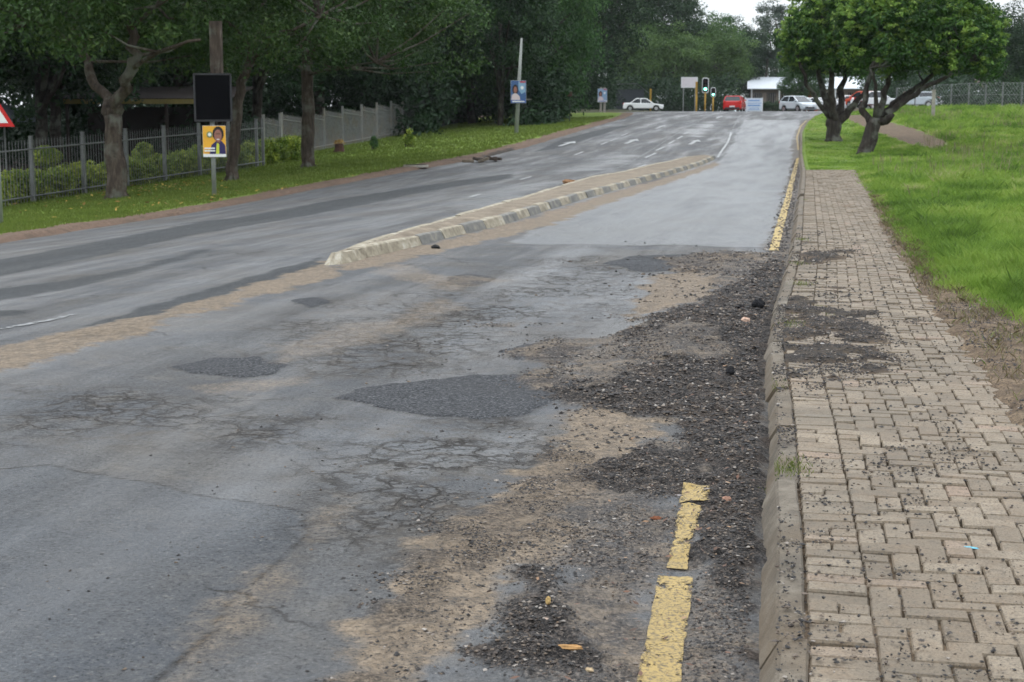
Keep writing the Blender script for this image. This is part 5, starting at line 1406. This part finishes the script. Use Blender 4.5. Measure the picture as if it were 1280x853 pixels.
# ------------------------------------------------------------------ posts, posters, signs
def flat(mb, pts, y): return mb.add([(x, y, z) for x, z in pts], [tuple(range(len(pts)))])
def ell(cx, cz, rx, rz_, n=16): return [(cx + rx * math.cos(2 * math.pi * k / n), cz + rz_ * math.sin(2 * math.pi * k / n)) for k in range(n)]
def pcol(name, c): 
    if name not in M: M[name] = simple(name, c, 0.5, 0.05, 3)
    return M[name]
def poster(label, pos, w, h, rz, kind, group='election posters on poles'):
    """printed board: every patch of print is its own thin sheet on the board face (facing local -y)"""
    o = empty('poster', tuple(pos), rz); tag(o, label, 'poster', group)
    MB().box((0, 0.006, 0), (w, 0.012, h)).build('board', pcol('board_back', (0.6, 0.6, 0.58)), o)
    k = [0]
    def lay(name, pts, mat):
        k[0] += 1; flat(MB(), [(x * w, z * h) for x, z in pts], -0.0025 * k[0]).build(name, mat, o)
    B4 = lambda a, b, c, d: [(a, b), (c, b), (c, d), (a, d)]
    if kind == 'yellow':
        lay('background', B4(-.49, -.49, .49, .49), pcol('print_orange', (0.78, 0.40, 0.04)))
        lay('band', B4(-.49, -.49, .49, -.40), pcol('print_white', (0.75, 0.75, 0.75)))
        lay('jacket', [(-.22, -.40), (-.12, -.1), (.1, .02), (.3, .02), (.46, -.12), (.48, -.40)], pcol('print_navy', (0.03, 0.025, 0.10)))
        lay('scarf', [(.05, -.40), (.1, -.05), (.2, -.08), (.2, -.40)], pcol('print_lime', (0.55, 0.6, 0.06)))
        lay('neck', B4(.11, -.06, .25, .12), pcol('print_skin_dark', (0.16, 0.08, 0.05)))
        lay('hair', ell(.17, .24, .24, .24), pcol('print_hair', (0.025, 0.018, 0.016)))
        lay('face', ell(.16, .18, .165, .2), pcol('print_skin', (0.30, 0.13, 0.10)))
        lay('brow_shade', [(.05, .22), (.27, .22), (.25, .27), (.07, .27)], pcol('print_skin_dark', (0.16, 0.08, 0.05)))
        lay('smile', [(.09, .08), (.23, .08), (.2, .05), (.12, .05)], pcol('print_white', (0.75, 0.75, 0.75)))
        lay('emblem', ell(-.2, .22, .13, .1), pcol('print_emblem_green', (0.22, 0.28, 0.12)))
        lay('emblem_centre', ell(-.2, .22, .07, .055), pcol('print_white', (0.75, 0.75, 0.75)))
        for j, (a, b, c) in enumerate(((-.44, .02, -.24), (-.44, .02, -.32))): lay('lettering', B4(a, c, b, c + .045), pcol('print_white', (0.75, 0.75, 0.75)))
    else:
        lay('background', B4(-.49, -.49, .49, .49), pcol('print_blue', (0.05, 0.11, 0.26)) if kind == 'blue' else pcol('print_pale_blue', (0.25, 0.35, 0.5)))
        lay('sky_patch', [(0.0, .46), (.46, .46), (.46, 0), (.2, -.1), (0, .1)], pcol('print_light_blue', (0.22, 0.36, 0.52)))
        lay('foot_band', B4(-.49, -.49, .49, -.36), pcol('print_deep_blue', (0.03, 0.09, 0.36)) if kind == 'blue' else pcol('print_white', (0.75, 0.75, 0.75)))
        lay('hair', ell(-.2, .1, .19, .22), pcol('print_hair', (0.025, 0.018, 0.016)))
        lay('blouse', [(-.46, -.36), (-.42, -.15), (-.25, -.06), (-.1, -.08), (.08, -.2), (.12, -.36)], pcol('print_blouse', (0.6, 0.5, 0.52)))
        lay('face', ell(-.2, .09, .11, .14), pcol('print_skin', (0.30, 0.13, 0.10)))
        lay('flash', B4(.1, .40, .46, .46), pcol('print_red', (0.5, 0.05, 0.06)))
        lay('roundel', ell(.24, .18, .1, .08), pcol('print_white', (0.75, 0.75, 0.75)))
        lay('lettering', B4(-.4, -.45, .4, -.40), pcol('print_white', (0.75, 0.75, 0.75)) if kind == 'blue' else pcol('print_deep_blue', (0.03, 0.09, 0.36)))
    return o
def verge_at(px, py):
    p = on_ground(px, py)
    for _ in range(3):
        dz = float(verge_z(np.array([p[0]]), np.array([p[1]]))[0]) - float(G(p[0], p[1])); p = on_ground(px, py, dz)
    return p[0], p[1], float(verge_z(np.array([p[0]]), np.array([p[1]]))[0])
def board_at(x, y, px, py, gap=0.1):
    """board centre on a pole at (x, y), held gap metres off it towards the road user"""
    a = at_depth(px, py, depth(x, y, 1.6)); a = at_depth(px, py, depth(x, y, a[2]) - gap)
    return tuple(a)
def facing(x, y): return math.atan2(y, x) - math.pi / 2
M['pole'] = simple('grey_painted_pole', (0.22, 0.23, 0.22), 0.6, 0.15, 4)
# front post with the yellow poster and the dark board above
x, y, z = verge_at(268, 245); Z = depth(x, y)
o = empty('sign_post', (x, y, z)); tag(o, 'grey round post carrying the yellow poster and a black board', 'post')
MB().tube([(0, 0, -0.2), (0, 0, 2.6)], 0.06, 12).build('pole', M['pole'], o, smooth=True)
MB().box((0.1, 0.16, 3.3), (0.32, 0.14, 2.5)).build('timber_upright', M['bark'], o, bevel=0.01)
a = board_at(x, y, 268, 177, .11); f = facing(x, y)
poster('yellow and orange election poster with a person in a dark jacket', (a[0], a[1], a[2]), 0.60, 0.82, f, 'yellow')
a = board_at(x, y, 266, 122, .12)
o = empty('notice_board', (a[0], a[1], a[2]), f); tag(o, 'large plain black board fixed above the yellow poster', 'board')
MB().box((0, 0.02, 0), (0.92, 0.03, 1.18)).build('panel', M['black'], o)
mb = MB()
for q, d in (((0, 0, .60), (0.98, .06, .05)), ((0, 0, -.60), (0.98, .06, .05)), ((-.47, 0, 0), (.05, .06, 1.16)), ((.47, 0, 0), (.05, .06, 1.16))): mb.box(q, d)
mb.build('frame', M['plastic_dark'], o)
# triangle sign at the left edge
x, y, z = verge_at(2, 280)
o = empty('warning_sign', (x, y, z)); tag(o, 'red bordered triangular warning sign at the left edge of the road', 'road sign')
MB().tube([(0, 0, -0.2), (0, 0, 2.9)], 0.04, 10).build('pole', M['pole'], o, smooth=True)
f = facing(x, y); Rz = Matrix.Rotation(f, 3, 'Z')
def tri(s, yy, cz=2.36):
    h = s * 0.866; return [Rz @ Vector((sx, yy, sz)) + Vector((0, 0, cz)) for sx, sz in ((-s / 2, -h / 3), (s / 2, -h / 3), (0, h * 2 / 3))]
for s_, yy, nm, mt in ((0.76, -0.05, 'red_border', pcol('sign_red', (0.5, 0.02, 0.02))), (0.48, -0.056, 'white_face', M['white'])):
    A_ = tri(s_, yy); B_ = tri(s_, yy + 0.004); MB().add(A_ + B_, [(0, 1, 2), (5, 4, 3), (0, 3, 4, 1), (1, 4, 5, 2), (2, 5, 3, 0)]).build(nm, mt, o)
# lamp pole with the blue poster
x, y, z = verge_at(645, 167); Z = depth(x, y)
o = empty('street_pole', (x, y, z)); tag(o, 'tall pale slightly leaning pole carrying the blue election poster', 'pole')
top = at_depth(652, 48, Z) - np.array([x, y, z])
MB().tube([(0, 0, -0.3), tuple(top * 0.5), tuple(top)], [0.12, 0.10, 0.055], 10).build('pole', simple('pale_pole', (0.22, 0.235, 0.215), 0.6, 0.12, 4), o, smooth=True)
a = board_at(x, y, 648, 115, .2); poster('blue election poster with a woman in white on the lamp pole', tuple(a), 0.80, 1.16, facing(x, y), 'blue')
# far pole and poster
x, y, z = verge_at(753, 141.5); Z = depth(x, y)
o = empty('sign_post', (x, y, z)); tag(o, 'short double post under the far pale blue poster', 'post')
for dx in (-0.13, 0.16): MB().box((dx, 0.0, 0.8), (0.16, 0.12, 2.4)).build('leg', M['concrete'], o)
a = board_at(x, y, 753, 119.5, .2); poster('small pale blue election poster far up the left verge', tuple(a), 0.74, 1.05, facing(x, y), 'pale')
x, y, z = verge_at(712, 152); o = empty('thin_post', (x, y, z)); tag(o, 'thin dark post with a small plate on the grass between the two blue posters', 'post')
MB().tube([(0, 0, -0.2), (0, 0, 1.75)], 0.035, 8).build('pole', M['plastic_dark'], o); MB().box((0, -0.04, 1.7), (0.3, 0.03, 0.34)).build('plate', pcol('rust_plate', (0.12, 0.06, 0.05)), o)

# ------------------------------------------------------------------ traffic lights (yellow poles, white bordered black heads)
t = NT('green_signal_lit'); e_ = t.n('ShaderNodeEmission'); e_.inputs[0].default_value = (0.25, 1.0, 0.75, 1); e_.inputs[1].default_value = 5.0; M['lit'] = t.done(e_)
def at_far(px, py, Z):
    """point on the ground surface in this bearing at depth Z"""
    a = at_depth(px, 148, Z); return float(a[0]), float(a[1]), float(G(a[0], a[1]))
def traffic_light(px, Z, py_top, py_bot, w, label, pole_r=0.08, side=False):
    x, y, z = at_far(px, 141, Z); o = empty('traffic_light', (x, y, z), facing(x, y)); tag(o, label, 'traffic light', 'traffic lights at the intersection')
    zt = EYE - (py_top - 148) / F * Z - z; zb = EYE - (py_bot - 148) / F * Z - z; H = zt - zb
    MB().tube([(0, 0.06, -0.2), (0, 0.06, zb + H * 0.6)], pole_r, 10).build('pole', M['yellow_pole'], o, smooth=True)
    if side:
        MB().box((0, 0, (zt + zb) / 2), (0.22, 0.32, H)).build('housing', M['yellow_pole'], o, bevel=0.03)
        MB().box((0.12, -0.1, (zt + zb) / 2), (0.03, 0.5, H * 1.05)).build('backboard', M['black'], o)
        return o
    def rr_rect(hw, hh, r_, n=5):
        out = []
        for cx, cz, a0 in ((hw - r_, hh - r_, 0), (-hw + r_, hh - r_, 90), (-hw + r_, -hh + r_, 180), (hw - r_, -hh + r_, 270)):
            for k in range(n + 1):
                a = R(a0 + 90 * k / n); out.append((cx + r_ * math.cos(a), cz + r_ * math.sin(a)))
        return out
    cz = (zt + zb) / 2
    MB().prism([(a, b + cz) for a, b in rr_rect(w / 2, H / 2, w * .3)], 0.0, 0.03).build('backboard', M['white'], o)
    MB().prism([(a, b + cz) for a, b in rr_rect(w / 2 * .78, H / 2 * .88, w * .22)], -0.02, -0.003).build('board_face', M['black'], o)
    MB().box((0, -0.09, cz), (w * .42, 0.14, H * .72)).build('housing', M['black'], o, bevel=0.02)
    for k, (nm, mt) in enumerate((('red_lens', pcol('lens_red', (0.05, 0.005, 0.005))), ('amber_lens', pcol('lens_amber', (0.06, 0.035, 0.005))), ('green_lens', M['lit']))):
        zz = cz + H * .24 * (1 - k); rl = w * (.17 if k < 2 else .22)
        MB().tube([(0, -0.165, zz), (0, -0.185, zz)], rl, 14).build(nm, mt, o)
        MB().tube([(0, -0.16, zz), (0, -0.36, zz)], [rl * 1.15, rl * 1.15], 12, caps=False).build('visor', M['plastic_dark'], o)
    return o
traffic_light(881, 150, 98, 117, 0.66, 'taller traffic light with a bold white border, showing green')
traffic_light(891, 158, 110, 122, 0.52, 'shorter traffic light right of the tall one, showing green')
traffic_light(870, 149, 103, 118, 0.5, 'traffic light seen edge-on, thick yellow pole beside the white billboard', 0.10, True)
traffic_light(813, 177, 112, 124, 0.5, 'far traffic light on a short yellow pole right of the white sedan', 0.09, True)
# white billboard
x, y, z = at_far(861, 141, 156); o = empty('billboard', (x, y, z), facing(x, y)); tag(o, 'blank white rectangular billboard behind the yellow poles', 'billboard')
MB().box((0, 0, 3.05), (1.7, 0.06, 1.08)).build('panel', M['white'], o); MB().box((0, -0.035, 3.05), (1.5, 0.01, 0.9)).build('sheet', pcol('pinkish_white', (0.72, 0.68, 0.7)), o)
for dx in (-0.6, 0.6): MB().tube([(dx, 0.08, -0.2), (dx, 0.08, 3.5)], 0.05, 8).build('leg', M['pole'], o)
# painted notice board beside the red car
x, y, z = at_far(942, 141, 158); o = empty('notice_hoarding', (x, y, z), facing(x, y)); tag(o, 'white and pale blue banner board standing right of the red car', 'banner')
MB().box((0, 0, 0.8), (1.75, 0.05, 1.35)).build('panel', pcol('banner_white', (0.62, 0.68, 0.76)), o)
for q, (zz, hh, ww) in enumerate(((1.22, 0.14, 1.2), (0.95, 0.07, 1.4), (0.72, 0.16, 1.3), (0.45, 0.06, 1.0), (0.3, 0.06, 1.2))): MB().box((0.05 * (q % 2), -0.03, zz), (ww, 0.008, hh)).build('lettering', pcol('banner_blue', (0.22, 0.36, 0.62)), o)
for dx in (-0.88, 0.88): MB().box((dx, 0, 0.75), (0.07, 0.07, 1.6)).build('leg', M['white'], o)

# ------------------------------------------------------------------ cars
def car(label, paint, x, y, z, rz, L=4.4, W=1.72, H=1.45, kind='sedan', group='cars near the intersection'):
    o = empty('car', (x, y, z), rz); tag(o, label, 'car', group)          # nose towards +x
    h = L / 2; wr = 0.31; fx, rx = h - 0.82, -h + 0.78
    def arch(cx, n=8): return [(cx + (wr + .06) * math.cos(a), 0.30 + (wr + .06) * math.sin(a)) for a in [math.pi * k / n for k in range(n + 1)]]
    belt = 0.88 if kind == 'sedan' else 0.98 if kind == 'hatch' else 1.05
    if kind == 'sedan': topl = [(h, 0.45), (h - 0.02, 0.62), (h - 0.25, 0.74), (h - 1.25, belt), (-h + 0.95, belt + 0.03), (-h + 0.12, 0.92), (-h, 0.8), (-h, 0.4)]
    else: topl = [(h, 0.42), (h - 0.02, 0.66), (h - 0.18, 0.80), (h - 0.95, belt - 0.02), (-h + 0.25, belt + 0.04), (-h + 0.04, belt - 0.05), (-h, 0.6), (-h, 0.38)]
    bot = [(-h + 0.1, 0.22)] + arch(rx)[::-1] + arch(fx)[::-1] + [(h - 0.1, 0.2)]
    MB().prism(topl + bot, -W / 2, W / 2).build('body', paint, o, bevel=0.07)
    # cabin: belt rectangle up to a narrower roof
    if kind == 'sedan': b0, b1, r0_, r1_ = -h + 0.75, h - 1.15, -h + 1.45, h - 1.95
    elif kind == 'hatch': b0, b1, r0_, r1_ = -h + 0.10, h - 0.85, -h + 0.55, h - 1.75
    else: b0, b1, r0_, r1_ = -h + 0.12, h - 1.15, -h + 0.40, h - 1.75
    wb, wt_ = W / 2 - 0.05, W / 2 - 0.20; zr = H - 0.05
    c8 = [(b0, -wb, belt), (b1, -wb, belt), (b1, wb, belt), (b0, wb, belt), (r0_, -wt_, zr), (r1_, -wt_, zr), (r1_, wt_, zr), (r0_, wt_, zr)]
    MB().add(c8, [(3, 2, 1, 0), (4, 5, 6, 7), (0, 1, 5, 4), (1, 2, 6, 5), (2, 3, 7, 6), (3, 0, 4, 7)]).build('window', M['glass'], o)
    MB().box(((r0_ + r1_) / 2, 0, zr + 0.025), (r1_ - r0_ + 0.1, 2 * wt_ + 0.06, 0.06), taper=(0.9, 0.9)).build('roof', paint, o, bevel=0.025)
    for s_ in (-1, 1):
        for (ax, bx) in ((b0, r0_), (b1, r1_)): MB().tube([(ax, s_ * wb, belt - 0.02), (bx, s_ * wt_, zr)], 0.045, 6).build('pillar', paint, o)
        mx = (b0 + b1) / 2 - 0.1; MB().tube([(mx, s_ * (wb + .005), belt), (mx, s_ * (wt_ + .01), zr)], 0.04, 6).build('pillar', paint, o)
        MB().box((b1 - 0.25, s_ * (W / 2 + 0.07), belt + 0.08), (0.12, 0.16, 0.12)).build('mirror', paint, o, bevel=0.02)
        MB().box((h - 0.10, s_ * (W / 2 - 0.24), 0.66), (0.22, 0.36, 0.15)).build('headlight', M['lamp_clear'], o, bevel=0.03)
        MB().box((-h + 0.05, s_ * (W / 2 - 0.16), 0.80 if kind == 'sedan' else 0.92), (0.14, 0.26, 0.22)).build('tail_light', M['lamp_red'], o, bevel=0.02)
        for wx in (fx, rx):
            wmb = MB().tube([(wx, s_ * (W / 2 - 0.19), 0.30), (wx, s_ * (W / 2 + 0.005), 0.30)], wr, 20); w_ = wmb.build('wheel', M['rubber'], o)
            MB().tube([(wx, s_ * (W / 2 + 0.004), 0.30), (wx, s_ * (W / 2 + 0.012), 0.30)], wr * 0.62, 14).build('rim', M['chrome'], w_)
    MB().box((h - 0.01, 0, 0.40), (0.05, W * 0.62, 0.16)).build('grille', M['plastic_dark'], o, bevel=0.01)
    MB().box((-h - 0.005, 0, 0.36), (0.06, W * 0.8, 0.16)).build('bumper', M['plastic_dark'] if kind != 'sedan' else paint, o, bevel=0.02)
    for xx in (h + 0.02, -h - 0.04): MB().box((xx, 0, 0.52), (0.02, 0.50, 0.12)).build('number_plate', M['white'], o)
    return o
def bearing(px): return math.atan2(at_depth(px, 148, 100)[1], at_depth(px, 148, 100)[0])
x, y, z = at_far(804, 141, 170); car('white sedan crossing the intersection, seen from its right side', M['car_white'], x, y, z + 0.16, bearing(804) - math.pi / 2, 4.5, 1.75, 1.42)
x, y, z = at_far(918, 141, 146); car('bright red hatchback driving away, seen from behind', M['car_red'], x, y, z + 0.02, bearing(918) - 0.12, 3.9, 1.75, 1.52, 'suv')
x, y, z = at_far(997, 141, 142); car('pale silver hatchback facing the camera at three quarters', M['car_silver'], x, y, z, bearing(997) + math.pi + 0.62, 3.8, 1.65, 1.50, 'hatch')
x, y, z = at_far(1022, 141, 153); car('white car half hidden behind the silver hatchback', M['car_white'], x, y, z, bearing(1022) + math.pi + 0.95, 4.2, 1.7, 1.45, 'hatch')
x, y, z = at_far(1063, 141, 140); car('white car glimpsed between the limbs of the upright round tree', M['car_white'], x, y, z + .05, 0.3, 4.3, 1.7, 1.45)
x, y, z = at_far(1079, 141, 138); car('orange red car glimpsed through the limbs of the leaning tree', pcol('car_orange', (0.6, 0.07, 0.02)), x, y, z + .35, 2.2, 3.9, 1.65, 1.5, 'hatch')
for px, Z, p_, rz, k, lab in ((1095, 135, 'car_white', 0.2, 'sedan', 'white parked car just right of the leaning trunk'), (1142, 139, 'car_silver', 3.0, 'hatch', 'silver parked car beyond the wire fence'),
                              (1163, 141, 'car_white', 0.1, 'sedan', 'white parked sedan beyond the wire fence, behind the thick post'), (1186, 143, 'car_blue', 2.9, 'suv', 'dark grey parked car right of the white sedan beyond the fence'),
                              (1242, 146, 'car_white', 0.2, 'suv', 'white parked van-like car behind the right fence posts')):
    x, y, z = at_far(px, 141, Z); car(lab, M[p_], x, y, z + 0.35, rz, 4.3, 1.7, 1.45 if k != 'suv' else 1.65, k, 'cars parked beyond the right field')

# ------------------------------------------------------------------ buildings
M['tin'] = simple('pale_tin_roof', (0.62, 0.66, 0.70), 0.5, 0.06, 1.5, 0.3)
M['wall_tan'] = simple('plaster_tan', (0.30, 0.25, 0.21), 0.9, 0.2, 1.5)
M['brick_red'] = simple('brick_red', (0.30, 0.09, 0.06), 0.9, 0.2, 3)
x, y, z = at_far(937, 141, 200); d = math.radians(-10)
o = empty('office_building', (x, y, z), facing(x, y) + 0.0); tag(o, 'long low building with a pale tin roof and brown barred windows', 'building')
MB().box((10, 4, 1.4), (20, 7.5, 3.4)).build('wall', M['wall_tan'], o)
MB().add([(-.4, -.6, 3.15), (20.4, -.6, 3.15), (20.4, 4, 4.75), (-.4, 4, 4.75), (-.4, 8.6, 3.15), (20.4, 8.6, 3.15), (-.4, -.6, 3.05), (20.4, -.6, 3.05), (-.4, 8.6, 3.05), (20.4, 8.6, 3.05)],
         [(0, 1, 2, 3), (3, 2, 5, 4), (6, 7, 1, 0), (9, 8, 4, 5), (6, 0, 3, 4, 8), (1, 7, 9, 5, 2)]).build('roof', M['tin'], o)
for k in range(11):
    if k == 4: continue
    w_ = MB().box((1.0 + k * 1.75, 0.235, 1.75), (1.15, 0.06, 1.7)).build('window', M['glass'], o)
    mb = MB()
    for j in range(4): mb.box((1.0 + k * 1.75 - 0.42 + j * 0.28, 0.19, 1.75), (0.07, 0.03, 1.7))
    mb.build('window_bars', M['wall_tan'], w_)
MB().box((8.0, 0.20, 1.35), (1.6, 0.12, 2.9)).build('door', M['brick_red'], o)
for k in range(6): MB().box((0.2 + k * 3.6, -0.45, 1.5), (0.16, 0.16, 3.1)).build('veranda_post', M['white'], o)
# low fence and shrubs in front of it
mb_pts = [at_far(px, 141, 180) for px in (952, 962, 972, 982, 992, 1002, 1014)]
shrub('hedge', 'dark low hedge in front of the tin roofed building', 'hedge', [(a + rr.normal(0, .3), b + rr.normal(0, .3), c + 0.2 + 0.9 * rr.random()) for a, b, c in mb_pts for _ in range(14)], 0.45, 50, 7, M['leaf_dark'], leaf=0.2)
# low building behind the left trees
x, y, z = at_depth(78, 148, 64)[0], at_depth(78, 148, 64)[1], 0; z = float(G(x, y))
o = empty('pavilion', (x, y, z), YAW); tag(o, 'low dark open-sided building with a mustard yellow roof beam behind the fence', 'building')
MB().box((3.4, 4, 1.3), (6.8, 0.3, 2.9)).build('wall', simple('shade_dark_wall', (0.02, 0.015, 0.012), 0.9), o)  # gloom under the roof put into the near-black wall colour
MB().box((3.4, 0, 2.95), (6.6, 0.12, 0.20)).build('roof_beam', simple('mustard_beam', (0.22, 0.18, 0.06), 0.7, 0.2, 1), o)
MB().add([(-.3, -.05, 3.08), (7.1, -.05, 3.08), (7.1, 6, 3.7), (-.3, 6, 3.7), (-.3, -.05, 3.05), (7.1, -.05, 3.05), (7.1, 6, 3.6), (-.3, 6, 3.6)], [(0, 1, 2, 3), (7, 6, 5, 4), (0, 4, 5, 1), (1, 5, 6, 2), (2, 6, 7, 3), (3, 7, 4, 0)]).build('roof', simple('shade_dark_tiles', (0.02, 0.015, 0.013), 0.9), o)  # tree shade over the roof put into its near-black colour
for k in range(4): MB().box((0.2 + k * 2.1, 0.05, 1.3), (0.12, 0.12, 3.2)).build('post', simple('dark_timber', (0.03, 0.022, 0.018), 0.9), o)
# umbrella
x, y = at_depth(5, 148, 60)[:2]; z = float(G(x, y))
o = empty('market_umbrella', (x, y, z)); tag(o, 'grey market umbrella at the left edge behind the fence', 'umbrella')
MB().tube([(0, 0, 0), (0, 0, 3.0)], 0.035, 8).build('pole', M['pole'], o)
n_ = 8; ring = [(1.35 * math.cos(2 * math.pi * k / n_), 1.35 * math.sin(2 * math.pi * k / n_), 2.35) for k in range(n_)]; ring2 = [(a, b, 2.22) for a, b, c in ring]
MB().add([(0, 0, 2.95)] + ring + ring2, [(0, 1 + k, 1 + (k + 1) % n_) for k in range(n_)] + [(1 + k, 9 + k, 9 + (k + 1) % n_, 1 + (k + 1) % n_) for k in range(n_)]).build('canopy', simple('grey_canvas', (0.13, 0.15, 0.18), 0.9), o)
# house roof in the trees
x, y = at_depth(480, 148, 108)[:2]; z = float(G(x, y)) - 0.6
o = empty('house', (x, y, z), R(10)); tag(o, 'house with a pale blue-grey roof mostly hidden in the dark trees', 'building')
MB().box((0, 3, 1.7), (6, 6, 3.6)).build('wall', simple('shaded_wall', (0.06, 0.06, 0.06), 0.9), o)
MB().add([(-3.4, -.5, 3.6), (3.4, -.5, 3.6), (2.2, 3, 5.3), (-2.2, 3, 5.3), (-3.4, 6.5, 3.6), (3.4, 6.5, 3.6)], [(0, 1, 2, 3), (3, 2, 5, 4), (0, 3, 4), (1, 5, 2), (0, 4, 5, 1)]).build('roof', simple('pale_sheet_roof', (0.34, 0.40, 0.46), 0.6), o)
# grey garden wall by the lamp pole
x, y = at_depth(668, 148, 94)[:2]; z = float(G(x, y))
o = empty('garden_wall', (x, y, z), R(72)); tag(o, 'length of grey concrete wall between bushes right of the lamp pole', 'wall')
MB().box((0, 0, 0.5), (3.6, 0.2, 2.0)).build('panel', simple('stained_wall', (0.085, 0.085, 0.078), 0.9, 0.5, 1.2), o); MB().box((0, 0, 1.53), (3.7, 0.26, 0.08)).build('coping', M['concrete'], o)
# shed roof behind the green fence
x, y, z = at_far(787, 141, 172); o = empty('shed', (x, y, z), facing(x, y)); tag(o, 'dark shed with a pale sloping roof edge behind the green fence', 'shed')
MB().box((0, 2, 1.3), (3.2, 3, 2.6)).build('wall', simple('shed_wall', (0.03, 0.035, 0.04), 0.9), o)
MB().add([(-2.0, .2, 3.2), (.8, .2, 3.3), (2.2, .2, 2.2), (2.2, 3.8, 2.2), (.8, 3.8, 3.3), (-2, 3.8, 3.2)], [(0, 1, 4, 5), (1, 2, 3, 4), (0, 5, 4, 3, 2, 1)]).build('roof', simple('shed_roof', (0.2, 0.2, 0.21), 0.7), o)
x, y, z = at_far(1262, 141, 172); o = empty('brick_house', (x, y, z), facing(x, y)); tag(o, 'brownish house seen behind the wire fence at the right edge', 'building')
MB().box((0, 3, 1.3), (9, 6, 2.8)).build('wall', simple('brown_brick', (0.16, 0.10, 0.085), 0.9, 0.2, 2), o)
MB().add([(-4.9, -.5, 2.7), (4.9, -.5, 2.7), (3.8, 3, 4.4), (-3.8, 3, 4.4), (-4.9, 6.5, 2.7), (4.9, 6.5, 2.7)], [(0, 1, 2, 3), (3, 2, 5, 4), (0, 3, 4), (1, 5, 2), (0, 4, 5, 1)]).build('roof', simple('brown_tiles', (0.20, 0.15, 0.13), 0.9), o)
for dx in (-2.5, 0.3, 2.8): MB().box((dx, -0.03, 1.5), (1.2, 0.06, 1.1)).build('window', M['glass'], o)

# far thickets closing the view beyond the intersection
r = np.random.default_rng(95); cl = []
for px0, px1, Z0, Z1, hh, n in ((690, 920, 178, 194, 4.0, 380), (700, 860, 200, 220, 5, 150), (930, 1120, 225, 245, 5, 170), (1080, 1340, 150, 180, 4.2, 420), (1180, 1340, 112, 122, 1.6, 110), (560, 720, 128, 150, 4.5, 110), (690, 764, 140, 160, 6.5, 150), (640, 652, 95, 100, 3, 14), (676, 700, 92, 104, 3.2, 60), (655, 680, 90, 93, 0.8, 16), (900, 1340, 250, 280, 7, 160)):
    for k in range(n):
        x, y, z = at_far(r.uniform(px0, px1), 141, r.uniform(Z0, Z1)); cl.append((x, y, z + hh * r.random()))
# haze: thin even air round the camera and everything built
hm = NT('haze_air'); pv = hm.n('ShaderNodeVolumePrincipled')
pv.inputs['Color'].default_value = (0.90, 0.94, 1.0, 1); pv.inputs['Density'].default_value = 0.00012; pv.inputs['Anisotropy'].default_value = 0.2
hm.l(pv.outputs[0], hm.out.inputs['Volume'])
hz = MB().box((0, 250, 12), (6400, 7600, 50)).build('haze', hm.m); tag(hz, 'faint even haze in the air', 'haze', kind='stuff')
L = leaf_arrays(np.array(cl), 0.9 + 0.9 * r.random(len(cl)), 60, 0.34, 96, 0.8, tint=(0.0, 0.8))
o = np_mesh('thicket', L[0], L[1], M['leaf_dark'], fattr={'tint': L[2]}); tag(o, 'far dark green thicket closing off the view behind the cars and buildings', 'thicket', kind='stuff')
